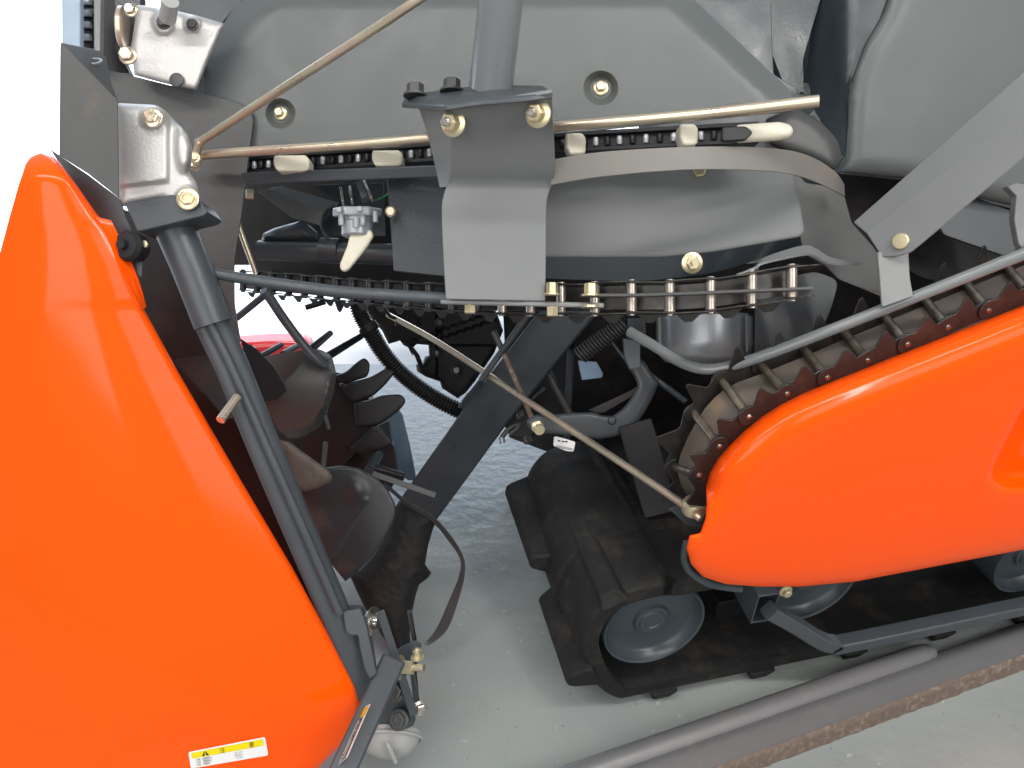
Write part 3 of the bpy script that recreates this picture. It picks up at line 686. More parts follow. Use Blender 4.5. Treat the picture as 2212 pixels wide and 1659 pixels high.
# teeth of the chain: small pointed plates facing down and back
for i, c in enumerate(centres[:-1]):
    b = centres[i + 1]; m_ = c.lerp(b, .5); t = (b - c).normalized()
    bm = bmesh.new(); o = -UP * (HALF + .002)
    add_prism(bm, [m_ + o - t * .016 + FW * .006, m_ + o + t * .016 + FW * .006, m_ + o + t * .006 - UP * .010 + FW * .012, m_ + o - UP * .010 - t * .004 + FW * .012], FW * .003); link('chain_tooth', bm, 'chain', hc)
back = [p + FW * .022 for p in kp]
bm = bmesh.new(); A = []
for p in resample(back, 4): A.append([bm.verts.new(p + UP * .019), bm.verts.new(p - UP * .013), bm.verts.new(p - UP * .013 + FW * .012), bm.verts.new(p + UP * .019 + FW * .012)])
for p, q in zip(A, A[1:]):
    for j in range(4): bm.faces.new((p[j], p[(j + 1) % 4], q[(j + 1) % 4], q[j]))
bm.faces.new(A[0]); bm.faces.new(A[-1][::-1]); link('chain_bed', bm, 'chain', hc)
rail_pts = [P(1255, 637, .985), P(1371, 637, .975), P(1500, 633, .96), P(1640, 627, .95), P(1757, 622, .95)]
bm = bmesh.new(); A = []
for p in resample(rail_pts, 4): A.append([bm.verts.new(p + UP * .002), bm.verts.new(p - UP * .002), bm.verts.new(p - UP * .002 + FW * .014), bm.verts.new(p + UP * .002 + FW * .014)])
for p, q in zip(A, A[1:]):
    for j in range(4): bm.faces.new((p[j], p[(j + 1) % 4], q[(j + 1) % 4], q[j]))
bm.faces.new(A[0]); bm.faces.new(A[-1][::-1]); link('guide_strip', bm, 'worn', H, 'thin steel guide strip in front of the chain rollers', bevel=.0008)
lp = [P(448, 588, 1.06), P(566, 608, 1.055), P(725, 629, 1.05), P(850, 638, 1.04), P(980, 645, 1.03)]
tube('lower_pipe', lp, [.0078] * 5, 'greyd', H, 'dark grey pipe curving from the pole below the chain', n=18, k=6)
barpx('pipe_blade', (955, 652, 1.03), (1305, 660, 1.0), 11, .025, 'grey', H, 'flat grey blade bolted on the pipe end')
for (u, v, dd, r) in ((1192, 636, .99, .0075), (1276, 638, .985, .0085)): bolt(P(u, v, dd), UP, r, H, h=.013, washer=1.35, name='guide_bolt')
for (u, v, dd) in ((1015, 658, 1.02), (1193, 664, 1.0)): bolt(P(u, v, dd), -UP, .0078, H, h=.012, washer=0, name='guide_bolt')
lathe('washer', P(1275, 665, .99), UP, [(0, 0), (.0115, 0), (.0115, .003), (0, .003)], 'gold', H, n=20)

# --- mechanism left of the bracket
plate('header_back_plate', [(300, 380), (490, 372), (975, 362), (1740, 340), (1740, 560), (1400, 600), (975, 640), (760, 625), (640, 612), (560, 600), (545, 588), (545, 572), (490, 572), (300, 540)], D(1.72), .006, 'dark', H)
bm = bmesh.new()
mb = b6([(610, 165), (712, 140), (1215, 352), (1180, 470), (920, 402)]); tb = b6([(712, 140), (820, 120), (1330, 265), (1215, 352)])
dg = D(1.42); dgb = lambda u, v: dg.p(u, v, -.03)
arm = facet('crank_arm', [tuple(dg.p(*p) for p in mb), (dg.p(*tb[0]), dgb(*tb[1]), dgb(*tb[2]), dg.p(*tb[3]))], 'grey', H, 'folded dark grey arm above the cross tube', bevel=.002)
bolt(P(546, 420, 1.38), -RT - FW * .4, .009, arm, h=.012, washer=0)
tube('cross_tube', [P(561, 541, 1.42), P(862, 550, 1.36)], .0185, 'greyd', H, 'dark cross tube behind the sensor', n=24)
tube('tube_collar', [P(695, 540, 1.39), P(735, 542, 1.385)], .0225, 'slate', H, n=24)
stamped('clamp_casting', b6([(640, 600), (660, 535), (760, 490), (900, 450), (1010, 420), (1160, 540), (1170, 620)]), D(1.40), lambda u, v, dd: roll(dd, 18, .02) + random.uniform(-.002, .002), 'greyd', H, step=8)
plate('mounting_plate', b6([(1090, 110), (1720, 90), (1740, 560), (1500, 560), (1180, 560), (1180, 440), (1330, 270)]), D(1.5), .004, 'slate', H)
sn = bpy.data.objects.new('crop_sensor', None); COL.objects.link(sn); sn.parent = H; sn.matrix_parent_inverse = Matrix.Translation(-H.location); sn['label'] = 'small aluminium sensor with an ivory lever hanging over the chain'
SP = D(1.2)
def bp6(pts, off=0): return [SP.p(*q, off) for q in b6(pts)]
bm = bmesh.new(); sc = SP.p(*b6([(1490, 400)])[0])
add_lathe(bm, sc - UP * .030, UP, [(0, 0), (.020, 0), (.024, .003), (.024, .022), (.026, .024), (.026, .030), (0, .030)], 28); link('sensor_body', bm, 'silver', sn, smooth=30)
bm = bmesh.new(); hexp = [sc + UP * .001 + (RT * math.cos(a) * 1.0 + FW * math.sin(a) * .9 - UP * -.1 * math.sin(a)) * .0385 for a in [math.pi / 3 * j + .15 for j in range(6)]]
add_prism(bm, hexp, UP * .014); link('sensor_flange', bm, 'silver', sn, bevel=.003)
for q in ((1330, 330), (1510, 322)): bolt(SP.p(*b6([q])[0], .036), -FW, .0045, sn, 'silver', washer=0, name='sensor_screw')
for q, s in (((1350, 420), .8), ((1480, 440), 1), ((1650, 390), .8), ((1540, 420), .9)):
    p = SP.p(*b6([q])[0], .022); lathe('sensor_boss', p - UP * .008, UP, [(0, 0), (.0055 * s, 0), (.0055 * s, .016), (0, .016)], 'silver', sn, n=14)
for q0, q1, wpx in (((1365, 270), (1345, 150), 5), ((1445, 260), (1425, 140), 5), ((1620, 240), (1550, 75), 6), ((1560, 240), (1510, 95), 14)):
    a, b = b6([q0])[0], b6([q1])[0]; barpx('terminal_blade', (*a, 1.2), (*b, 1.22), wpx, .012, 'worn' if wpx > 10 else 'steel', sn, bevel=.0006)
plate('sensor_lever', b6([(1425, 530), (1610, 500), (1632, 560), (1560, 670), (1415, 850), (1385, 872), (1350, 866), (1333, 835), (1335, 800), (1400, 640)]), D(1.185), .009, 'ivory', sn, 'ivory plastic lever', rnd=8, bevel=.003)
tube('sensor_wire', [P(*q, 1.25) for q in b6([(1640, 250), (1680, 232), (1720, 215), (1760, 190)])], .0016, 'green', sn, 'short green wire', n=8, k=4)
tube('sensor_cable', [P(*q, 1.3) for q in b6([(1300, 290), (1220, 330), (1180, 420), (1190, 520), (1240, 600)])], .003, 'black', sn, n=8, k=5)

# --- left gearbox, pole and shields
GB = D(1.03, -.04)
gbp = c1([(740, 660), (1000, 672), (1050, 700), (1120, 770), (1205, 860), (1235, 950), (1225, 1050), (1210, 1100), (1262, 1170), (1285, 1270), (1240, 1330), (1110, 1310), (1040, 1280), (760, 1330)])
def gbh(u, v, dd):
    h = roll(dd, 22, .014)
    q = math.hypot((u - 329) / 24, (v - 254) / 24); h += .010 * max(0, min(1, (1.15 - q) / .35))
    q = math.hypot((u - 406) / 27, (v - 430) / 27); h += .010 * max(0, min(1, (1.1 - q) / .35))
    q = math.hypot((u - 397) / 19, (v - 318) / 56); h += .016 * max(0, min(1, (1.1 - q) / .45))
    if u < 368 and v < 395 + (368 - u) * .12: h += .009 * max(0, min(1, min((368 - u) / 10, (395 + (368 - u) * .12 - v) / 10)))
    return h
gb = stamped('lower_gearbox', gbp, GB, gbh, 'alu', H, 'bare cast aluminium gearbox behind the dark folded shield', step=5.5, thick=.004, rnd=10, smooth=60)
bolt(GB.p(329, 254, .019), GB.n, .0085, gb, 'zinc', h=.004, washer=1.5, dish=True); bolt(GB.p(406, 430, .010), GB.n, .0095, gb, 'gold', h=.005, washer=1.5, dish=True)
bm = bmesh.new(); add_prism(bm, [GB.p(*q, .004) for q in rounded([(268, 438), (371, 420), (432, 432), (449, 458), (440, 466), (297, 501)], 5)], -GB.n * .06); link('gearbox_base', bm, 'greyd', H, 'dark grey block under the gearbox', bevel=.002)
# dark rear shield
plate('rear_shield', rounded([(232, 150), (519, 222), (543, 240), (547, 262), (536, 347), (520, 472), (506, 560), (506, 655), (520, 742), (480, 745), (420, 680), (330, 500), (256, 430), (236, 250)], 8), D(1.26), .004, 'worn', H, 'dark flat shield plate behind the gearbox', bevel=.001)
FS = D(.98, -.05)
fs = facet('folded_shield', [tuple(FS.p(*q) for q in ((131, 91), (192, 152), (254, 216), (257, 428), (190, 375), (127, 335))), tuple([FS.p(131, 91), FS.p(215, 108, -.055), FS.p(231, 122, -.06), FS.p(234, 152, -.06), FS.p(240, 175, -.045), FS.p(254, 216), FS.p(192, 152)])], 'worn', H, 'dark folded sheet shield at the upper left', bevel=.0015)
lathe('slot_ring', FS.p(206, 136, -.025), (FS.n + UP).normalized(), [(.006, 0), (.009, .001), (.009, .003), (.006, .003), (.006, 0)], 'grey', fs, n=20)
plate('nose_mount', rounded([(108, 322), (190, 378), (256, 428), (272, 470), (285, 500), (310, 545), (305, 600), (270, 560), (205, 470)], 5), D(1.0), .004, 'greyd', H, 'grey mounting strip behind the orange nose')
lathe('mount_knob', P(276, 531, .98), -FW - RT * .2, [(0, -.02), (.018, -.02), (.020, 0), (.016, .006), (.007, .007), (.006, .014), (0, .014)], 'dark', H, n=18)
bolt(P(313, 528, .985), -FW, .005, H, 'gold', name='mount_bolt', washer=0)
# upper gearbox and vertical chain case
UG = D(1.22)
ug = stamped('upper_gearbox', c1([(880, 30), (1000, 45), (1130, 70), (1260, 100), (1440, 150), (1330, 400), (1260, 580), (1160, 560), (1000, 520), (860, 480), (840, 300)]), UG, lambda u, v, dd: roll(dd, 12, .012) + .01 * max(0, min(1, (1.2 - math.hypot((u - 354) / 22, (v - 47) / 26)) / .3)) + .008 * max(0, min(1, (1.2 - math.hypot((u - 416) / 16, (v - 52) / 18)) / .3)), 'alu', H, 'upper cast aluminium gearbox at the top left', step=6, smooth=60)
for q, r in (((1050, 148), .0085), ((1235, 160), .0075)): bolt(UG.p(*c1([q])[0], .010), UG.n, r, ug, 'worn', washer=1.25)
for q in ((822, 358), (840, 65)): bolt(D(1.18).p(*c1([q])[0]), UG.n, .0105 if q[1] > 100 else .008, ug, 'zinc', washer=1.3)
tube('filler_plug', [P(362, 40, 1.19), P(368, 2, 1.16)], .0125, 'alu', ug, n=18)
lathe('drain_screw', UG.p(*c1([(1135, 515)])[0], .003), UG.n, [(0, 0), (.011, 0), (.011, .003), (.009, .004), (0, .004)], 'worn', ug, n=20)
vp = lambda u, v: D(1.22).p(u, v)
plate('gearbox_flange', c1([(735, -40), (900, -40), (885, 420), (740, 330)]), D(1.26), .02, 'greyd', H, rnd=4)
lathe('flange_ring', P(258, 62, 1.24), RT + FW * .2, [(.0, 0), (.028, 0), (.034, .003), (.034, .009), (.028, .012), (0, .012)], 'zinc', H, n=28)
plate('column_cap', c1([(600, -40), (760, -40), (760, 330), (830, 470), (700, 460), (600, 320)]), D(1.3), .02, 'black', H)
plate('column_face', c1([(392, -40), (512, -40), (512, 320), (395, 275)]), D(1.2), .012, 'bluep', H, 'pale blue grey face of the left column', bevel=.002)
plate('column_edge', c1([(600, -40), (645, -40), (640, 330), (600, 320)]), D(1.22), .012, 'grey', H)
vc = plate('column_channel', c1([(505, -40), (612, -40), (606, 330), (505, 300)]), D(1.24), .012, 'black', H)
for yy in (-60, 10, 85, 160, 240):
    lathe('column_roller', P(*c1([(552, yy)])[0], 1.235), RT, [(0, -.007), (.0055, -.007), (.0055, .007), (0, .007)], 'silver', vc, n=12)
plate('rear_casting', [(380, -40), (560, -40), (500, 25), (470, 62), (430, 45), (385, 30)], D(1.38), .02, 'greyd', H)
plate('rear_casting', [(370, 165), (440, 140), (440, 205), (410, 200), (370, 190)], D(1.3), .02, 'greyd', H)
# pole: slanting square tube with an upper sleeve
pc = [(395, 545, 1.06), (445, 671, 1.07), (504, 798, 1.09), (566, 953, 1.11), (638, 1124, 1.14), (715, 1304, 1.17), (790, 1500, 1.2)]
def sqtube(name, pts, w, dep, m, parent, label=None, bevel=.006):
    ps = [P(*p) for p in pts]; bm = bmesh.new(); rg = []
    for i, p in enumerate(ps):
        t = (ps[min(i + 1, len(ps) - 1)] - ps[max(0, i - 1)]).normalized(); vw = (p - CAM).normalized(); s = t.cross(vw).normalized(); f = s.cross(t).normalized()
        rg.append([bm.verts.new(p + s * a * w / 2 + f * b * dep / 2) for a, b in ((-1, -1), (1, -1), (1, 1), (-1, 1))])
    for A, B in zip(rg, rg[1:]):
        for j in range(4): bm.faces.new((A[j], A[(j + 1) % 4], B[(j + 1) % 4], B[j]))
    bm.faces.new(rg[0][::-1]); bm.faces.new(rg[-1]); return link(name, bm, m, parent, label, bevel=bevel, seg=3)
pole = sqtube('slant_pole', pc, .046, .04, 'greyd', H, 'long dark grey slanting pole beside the orange nose', bevel=.011)
tube('pole_sleeve', [P(372, 480, 1.045), P(420, 590, 1.05), P(462, 700, 1.06)], .0265, 'greyd', H, 'round sleeve at the top of the pole', n=24)
tube('pole_rib', [P(425, 640, 1.04), P(500, 790, 1.065), P(575, 960, 1.085), P(655, 1140, 1.115), P(735, 1325, 1.145)], .0065, 'greyd', pole, n=12)
plate('inner_guard', [(235, 440), (340, 480), (420, 640), (500, 800), (640, 1100), (780, 1420), (770, 1500), (740, 1500), (690, 1400), (560, 1150), (380, 860), (270, 640)], D(1.205), .004, 'dark', H, 'black guard sheet between nose and pole')
plate('guard_block', rounded(c4([(1080, 690), (1240, 660), (1350, 650), (1400, 700), (1520, 900), (1600, 1050), (1420, 1060), (1300, 920), (1150, 760)]), 7), D(1.10), .03, 'dark', H, bevel=.004)
tube('latch_pin', [P(476, 908, 1.03), P(513, 857, 1.06)], .0062, 'zinc', H, 'short tan latch pin between nose and pole', n=16)

# --- orange nose
uLk = [(330, 88), (338, 68), (352, 56), (400, 40), (470, 20), (560, -4), (800, -70), (1200, -160), (1760, -300)]
uRk = [(330, 96), (338, 116), (352, 130), (400, 166), (470, 215), (500, 243), (560, 280), (620, 302), (658, 313), (664, 309), (800, 383), (900, 441), (1050, 528), (1230, 634), (1380, 715), (1450, 752), (1490, 773), (1520, 780), (1550, 775), (1600, 745), (1640, 706), (1680, 668), (1760, 590)]
def lerpk(t, v):
    for a, b in zip(t, t[1:]):
        if a[0] <= v <= b[0]: return a[1] + (b[1] - a[1]) * (v - a[0]) / (b[0] - a[0])
    return t[-1][1] if v > t[-1][0] else t[0][1]
def nose_d(u, v):
    a, b = lerpk(uLk, v), lerpk(uRk, v); t = (u - a) / max(1, b - a); wd = (b - a) / 700
    f = (v - 330) / 1330
    d = .93 + .16 * f + .058 * wd ** 1.0 * (1.9 * (t - .42)) ** 2 - .10 * min(1, max(0, f)) * (t - .5) * -.0
    e = (b - u)                                   # rolled right edge
    if e < 16: d += .012 * (1 - math.sqrt(max(0, 1 - (1 - e / 16) ** 2)))
    if v < 400: d += .03 * ((400 - v) / 70) ** 2
    return d
bm = bmesh.new(); rows = []
vs = [330, 332, 335, 339, 344, 350, 358, 368, 380] + [395 + 13 * i for i in range(106)]
for v in vs:
    a, b = lerpk(uLk, v), lerpk(uRk, v); row = []
    for j in range(49):
        t = j / 48; t = 1 - (1 - t) ** 1.5; row.append(bm.verts.new(P(a + (b - a) * t, v, nose_d(a + (b - a) * t, v))))
    rows.append(row)
for A, B in zip(rows, rows[1:]):
    for j in range(48): bm.faces.new((A[j], A[j + 1], B[j + 1], B[j]))
nose = link('front_nose', bm, 'orange', H, 'tall glossy orange divider nose at the left', smooth=80, solid=.004)
# raised hinge lip along the upper right of the nose
lipL = [(205, 468), (232, 505), (255, 560), (275, 610), (296, 650), (306, 668)]; lipR = [(240, 476), (262, 520), (288, 575), (306, 625), (314, 655), (316, 664)]
ribbon('nose_lip', [P(u, v, nose_d(u, v) - .004) for u, v in lipL], [P(u, v, .965 + .05 * (v - 460) / 200) for u, v in lipR], .004, 'orange', nose)
# warning sticker on the nose
def on_nose(u, v, o=.0015): return P(u, v, nose_d(u, v) - o)
q = b5([(277, 545), (955, 412), (982, 575), (300, 692)])
def bil(q, s, t):
    a = (q[0][0] * (1 - s) + q[1][0] * s, q[0][1] * (1 - s) + q[1][1] * s); b = (q[3][0] * (1 - s) + q[2][0] * s, q[3][1] * (1 - s) + q[2][1] * s)
    return (a[0] * (1 - t) + b[0] * t, a[1] * (1 - t) + b[1] * t)
def decal(name, q, pos, parent, m, s0, t0, s1, t1, o, label=None, rnd=0.0, asp=4.5):
    pts = [(s0, t0), (s1, t0), (s1, t1), (s0, t1)]; out = []
    if rnd: pts = [(a / asp, b) for a, b in rounded([(a * asp, b) for a, b in pts], rnd, 4)]
    for i in range(len(pts)):
        a, b = pts[i], pts[(i + 1) % len(pts)]; n = max(1, int(math.hypot((b[0] - a[0]) * asp, b[1] - a[1]) / .25))
        out += [(a[0] + (b[0] - a[0]) * j / n, a[1] + (b[1] - a[1]) * j / n) for j in range(n)]
    inn = [(s0 + (s1 - s0) * i / 16, t0 + (t1 - t0) * j / 5) for i in range(1, 16) for j in range(1, 5)]
    inn = [p for p in inn if inside(p, out) and edge_dist(p, out)[0] > .01]; nb = len(out)
    res = delaunay_2d_cdt([Vector(p) for p in out + inn], [(i, (i + 1) % nb) for i in range(nb)], [], 1, 1e-5)
    bm = bmesh.new(); V = [bm.verts.new(pos(*bil(q, p[0], p[1]), o)) for p in res[0]]
    for f in res[2]: bm.faces.new([V[i] for i in f])
    return link(name, bm, m, parent, label)
stk = decal('warning_sticker', q, on_nose, nose, 'white', 0, 0, 1, 1, .0014, 'white and yellow caution sticker on the orange nose', rnd=.13)
# sticker printing lies in one part with two inks
def glyphs(bm, q, pos, text, s0, t0, hgt, o, asp, adv=None):
    c = bpy.data.curves.new('t', 'FONT'); c.body = text; c.size = 1; c.resolution_u = 2
    ob = bpy.data.objects.new('t', c); COL.objects.link(ob); dg = bpy.context.evaluated_depsgraph_get(); me = ob.evaluated_get(dg).to_mesh()
    V = [bm.verts.new(pos(*bil(q, s0 + v.co.x * hgt / asp * .95, t0 - v.co.y * hgt), o)) for v in me.vertices]
    for f in me.polygons:
        try: bm.faces.new([V[i] for i in f.vertices]).material_index = 0
        except ValueError: pass
    ob.evaluated_get(dg).to_mesh_clear(); COL.objects.unlink(ob); bpy.data.objects.remove(ob); bpy.data.curves.remove(c)
decal('yellow_band', q, on_nose, nose, 'yellow', .035, .09, .965, .44, .0020, 'yellow band of the caution sticker')
bm = bmesh.new(); ASP = 4.3
tri = [(.165, .41), (.255, .41), (.21, .13)]
for a in ([(.165, .41), (.198, .41), (.205, .17), (.203, .13)], [(.222, .41), (.255, .41), (.217, .13), (.213, .17)]):
    bm.faces.new([bm.verts.new(on_nose(*bil(q, s, t), .0026)) for s, t in a])
glyphs(bm, q, on_nose, '注', .395, .40, .33, .0026, ASP); glyphs(bm, q, on_nose, '意', .775, .40, .33, .0026, ASP)
for i, row in enumerate(('点検・調整時は', '点検　調整時は', '点検　調整時')): glyphs(bm, q, on_nose, row, .08, .60 + .15 * i, .13, .0026, ASP)
for i, row in enumerate(('エンジン', 'を止めて', 'ください')): glyphs(bm, q, on_nose, row, .58, .60 + .14 * i, .12, .0026, ASP)
link('sticker_print', bm, 'ink', nose)
bm = bmesh.new(); BM = D(1.0215); glyphs(bm, [(1488, 559), (1502, 557), (1504, 577), (1490, 579)], lambda u, v, o: BM.p(u, v, o), '6', .18, .86, .85, 0, 1.0); link('bolt_mark', bm, 'ink', skirt)

# --- pole foot: plates, bolts, lever, milky cap
FP = D(1.24, 0, 0)
plate('foot_plate', rounded(b2([(470, 250), (690, 250), (760, 420), (820, 830), (790, 900), (700, 700), (660, 500), (560, 470)]), 6), D(1.22), .02, 'greyd', H, bevel=.004)
plate('pole_gusset', rounded(b2([(530, 275), (690, 250), (745, 400), (835, 830), (775, 880), (722, 780), (682, 600), (668, 488), (610, 492), (560, 460)]), 5), D(1.148), .008, 'greyd', H, 'pressed gusset plate at the lower end of the pole', bevel=.003)
barpx('link_bar', (*b2([(865, 270)])[0], 1.2), (*b2([(1165, 1190)])[0], 1.22), 18, .006, 'greyd', H, 'flat link bar at the pole foot', bevel=.001)
plate('hinge_plate', rounded(b2([(990, 640), (1050, 590), (1180, 530), (1235, 560), (1200, 700), (1075, 870), (1000, 760)]), 8), D(1.25), .005, 'greyd', H, rnd=0)
plate('link_plate', b2([(1100, 270), (1150, 260), (1195, 620), (1160, 620)]), D(1.28), .004, 'slate', H)
plate('link_plate', b2([(1130, 820), (1165, 800), (1215, 1060), (1190, 1180), (1160, 1100)]), D(1.26), .004, 'greyd', H)
ft = plate('skid_mount', rounded(b2([(770, 1412), (800, 1290), (870, 1130), (1000, 890), (1060, 930), (1100, 1100), (1180, 1240), (1150, 1300)]), 8), D(1.24), .01, 'slate', H, 'dark mount plate with two bolts above the milky cap', bevel=.003)
for qq in ((1000, 985), (1030, 1235)): bolt(D(1.225).p(*b2([qq])[0]), -FW + UP * .35 - RT * .1, .0125, ft, 'worn', h=.012, washer=1.3, dish=True)
lever = barpx('height_lever', (*b2([(985, 700)])[0], 1.19), (*b2([(500, 1760)])[0], 1.06), 56, .022, 'greyd', H, 'dark flat lever with a narrow caution sticker', bevel=.004)
ps = P(*b2([(1040, 770)])[0], 1.215)
bolt(ps, RT * .9 - FW * .3 + UP * .1, .011, lever, 'gold', h=.02, washer=1.7); tube('lever_stud', [ps, ps + (RT * .9 - FW * .3 + UP * .1).normalized() * .042], .0055, 'zinc', lever, n=14)
bolt(P(*b2([(1195, 680)])[0], 1.22), UP * .9 - FW * .2, .0075, H, 'gold', h=.010, name='foot_bolt'); tube('foot_stud', [P(*b2([(1195, 660)])[0], 1.22), P(*b2([(1190, 595)])[0], 1.22)], .004, 'zinc', H, n=12)
bolt(P(*b2([(1215, 1130)])[0], 1.24), -FW + RT * .5, .009, H, 'steel', h=.009, name='foot_bolt', washer=1.3)
for qq in ((790, 360),): lathe('pulley', P(*b2([qq])[0], 1.22), RT * .9 - FW * .45, [(0, 0), (.022, 0), (.022, .003), (.013, .005), (.013, .010), (.010, .016), (0, .016)], 'steel', H, n=24)
tube('brake_cable', [P(*b2([p])[0], 1.27) for p in ((1130, 280), (1160, 420), (1185, 560), (1180, 800), (1200, 1010))], .0018, 'black', H, k=5, n=8)
lq = b2([(690, 1130), (765, 1092), (560, 1565), (462, 1700)])
lq = [lq[1], lq[2], lq[3], lq[0]]                 # runs down the lever
LP = P3((*b2([(765, 1092)])[0], 1.122), (*b2([(560, 1565)])[0], 1.062), (*b2([(690, 1130)])[0], 1.135))
on_lev = lambda u, v, o=0: LP.p(u, v, o)
lq = [b2([(728, 1112)])[0], b2([(782, 1090)])[0], b2([(578, 1562)])[0], b2([(478, 1650)])[0]]
lq = [lq[1], lq[2], (lq[3][0], lq[3][1]), b2([(712, 1128)])[0]]
decal('lever_sticker', lq, on_lev, lever, 'white', 0, 0, 1, 1, .001, 'narrow white, yellow and red caution sticker on the lever')
decal('sticker_band', lq, on_lev, lever, 'amber', .02, .16, .20, 1.0, .0016)
decal('sticker_text', lq, on_lev, lever, 'worn', .21, .30, .97, 1.0, .0016)
bm = bmesh.new()
for i in range(34):
    s = .23 + i * .0215
    for t0, t1 in ((.50, .66), (.74, .9)):
        if random.random() < .85: quad(bm, [on_lev(*bil(lq, s + a, b), .0022) for a, b in ((0, t0), (.013, t0), (.013, t1), (0, t1))])
link('sticker_print', bm, 'white', lever)
# milky cap
cc = P(*b2([(955, 1385)])[0], 1.275); ca = (-UP * .75 - FW * .55).normalized()
lathe('skid_cap', cc, ca, [(.046, -.012), (.052, -.008), (.052, .0), (.048, .003), (.044, .014), (.034, .025), (.018, .031), (0, .033)], 'cap', H, 'milky translucent plastic cap at the pole foot', n=36)
for a, b in (((930, 1440), (1000, 1600)), ): barpx('cap_rib', (*b2([a])[0], 1.215), (*b2([b])[0], 1.235), 9, .012, 'cap', H, bevel=.002)
tube('cap_rim', [cc + ca * .002 + (RT * math.cos(t) + RT.cross(ca).normalized() * math.sin(t)) * .0525 for t in [i * math.pi / 16 for i in range(33)]], .003, 'cap', H, n=8)

# --- pick-up discs, star wheels and tines in the gap
UD = D(1.42)
udp = c5([(470, 1230), (560, 1160), (650, 1080), (740, 960), (745, 880), (800, 860), (900, 870), (990, 930), (1030, 1080), (1010, 1240), (960, 1390), (880, 1530), (800, 1600), (700, 1645), (600, 1650), (520, 1580), (380, 1330)])
uedge = c5([(900, 870), (990, 930), (1030, 1080), (1010, 1240), (960, 1390), (880, 1530), (800, 1600), (700, 1645), (600, 1650)])
def udh(u, v, dd):
    q = seg_dist((u, v), uedge); h = -.03 * (1 - min(1, q / 14)) ** 1.2
    if 10 < q < 20: h += .003
    return h + .03 * math.sin(max(0, min(1, (v - 760) / 180)) * math.pi) 
stamped('pickup_disc', udp, UD, udh, 'disc', H, 'upper brown grey pick up disc with a rolled rim', step=6, thick=.004, rnd=8, smooth=60)
plate('disc_flap', c5([(360, 945), (500, 905), (735, 872), (760, 900), (740, 1000), (680, 1080), (600, 1160), (520, 1160), (360, 1000)]), D(1.50), .004, 'disc', H, 'brown grey flap above the upper disc')
plate('dark_blade', c5([(180, 770), (330, 870), (470, 1010), (565, 1165), (590, 1230), (500, 1310), (380, 1330), (240, 1000)]), D(1.36), .004, 'dark', H, bevel=.001)
LD = D(1.36)
ldp = [(640, 1070), (668, 1035), (704, 1010), (740, 1006), (773, 1011), (812, 1032), (838, 1058), (852, 1085), (856, 1105), (850, 1128), (838, 1152), (809, 1197), (780, 1228), (746, 1256), (700, 1200), (660, 1120)]
def ldh(u, v, dd):
    a, b = Vector((790, 1080)), Vector((716, 1200)); q = seg_dist((u, v), [tuple(a), tuple(b)])
    return roll(dd, 6, .006) + .006 * max(0, 1 - q / 6) + .012 * math.exp(-((u - 770) ** 2 + (v - 1058) ** 2) / 500)
stamped('pickup_disc', ldp, LD, ldh, 'discd', H, 'lower dark pick up disc with one radial rib', step=5.5, thick=.003, smooth=60)
stamped('worn_tooth', b1([(250, 280), (340, 300), (460, 390), (600, 490), (690, 560), (722, 612), (700, 655), (600, 705), (480, 742), (380, 700)]), D(1.30), lambda u, v, dd: roll(dd, 16, .01) + random.uniform(-.0008, .0008), 'guide', H, 'brown worn tooth pointing right beside the pole', step=6)
FG = D(1.58)
for pts in (c5([(1000, 1100), (1115, 1065), (1200, 985), (1275, 935), (1325, 985), (1320, 1060), (1300, 1110), (1100, 1170)]),
            c5([(1040, 1170), (1180, 1150), (1330, 1110), (1480, 1022), (1545, 1075), (1470, 1170), (1360, 1275), (1180, 1340)]),
            c5([(1180, 1330), (1300, 1320), (1430, 1268), (1600, 1260), (1648, 1322), (1590, 1400), (1500, 1470), (1400, 1535), (1200, 1560)]),
            b1([(860, 360), (980, 260), (1060, 150), (1120, 160), (1190, 225), (1250, 300), (1215, 345), (1100, 385), (940, 400)])):
    stamped('star_wheel_finger', pts, FG, lambda u, v, dd: roll(dd, 5, .006), 'black', H, step=6, thick=.012, rnd=9, smooth=60)
plate('star_wheel_hub', rounded(c5([(960, 1060), (1100, 1080), (1220, 1180), (1320, 1300), (1380, 1500), (1300, 1640), (1200, 1780), (1080, 1900), (800, 1900), (700, 1660), (880, 1540), (960, 1390)]), 10), D(1.62), .06, 'black', H, 'black rubber hub of the star wheel')
plate('header_underside', rounded([(560, 880), (640, 900), (760, 900), (850, 960), (860, 1030), (830, 1075), (720, 1100), (640, 1080), (560, 960)], 10), D(1.68), .03, 'dark', H)
for a, b, wpx in (((690, 985), (985, 725), 0),): pass
for a, b, r in (((800, 870), (975, 725), .0085), ((950, 930), (1245, 752), .0085), ((340, 945), (545, 825), .007), ((560, 910), (720, 815), .007), ((270, 850), (300, 860), .006), ((640, 1410 - 0), (700, 1700), .0)):
    if r: tube('tine', [P(*c5([a])[0], 1.52), P(*c5([b])[0], 1.60)], [r, r * .8], 'black', H, n=10)
tube('tine', [P(*c5([(760, 498)])[0], 1.45), P(*c5([(930, 448)])[0], 1.45)], .0055, 'black', H, n=10)
plate('hanging_tooth', rounded(c5([(1005, 430), (1115, 430), (1075, 520), (1056, 545), (1036, 520)]), 3), D(1.44), .006, 'black', H)
for qa, qb in (((150, 590), (390, 395)),): tube('brace_rod', [P(*c5([qa])[0], 1.40), P(*c5([qb])[0], 1.36)], .0062, 'greyd', H, 'grey brace rod in front of the bright gap', n=12)
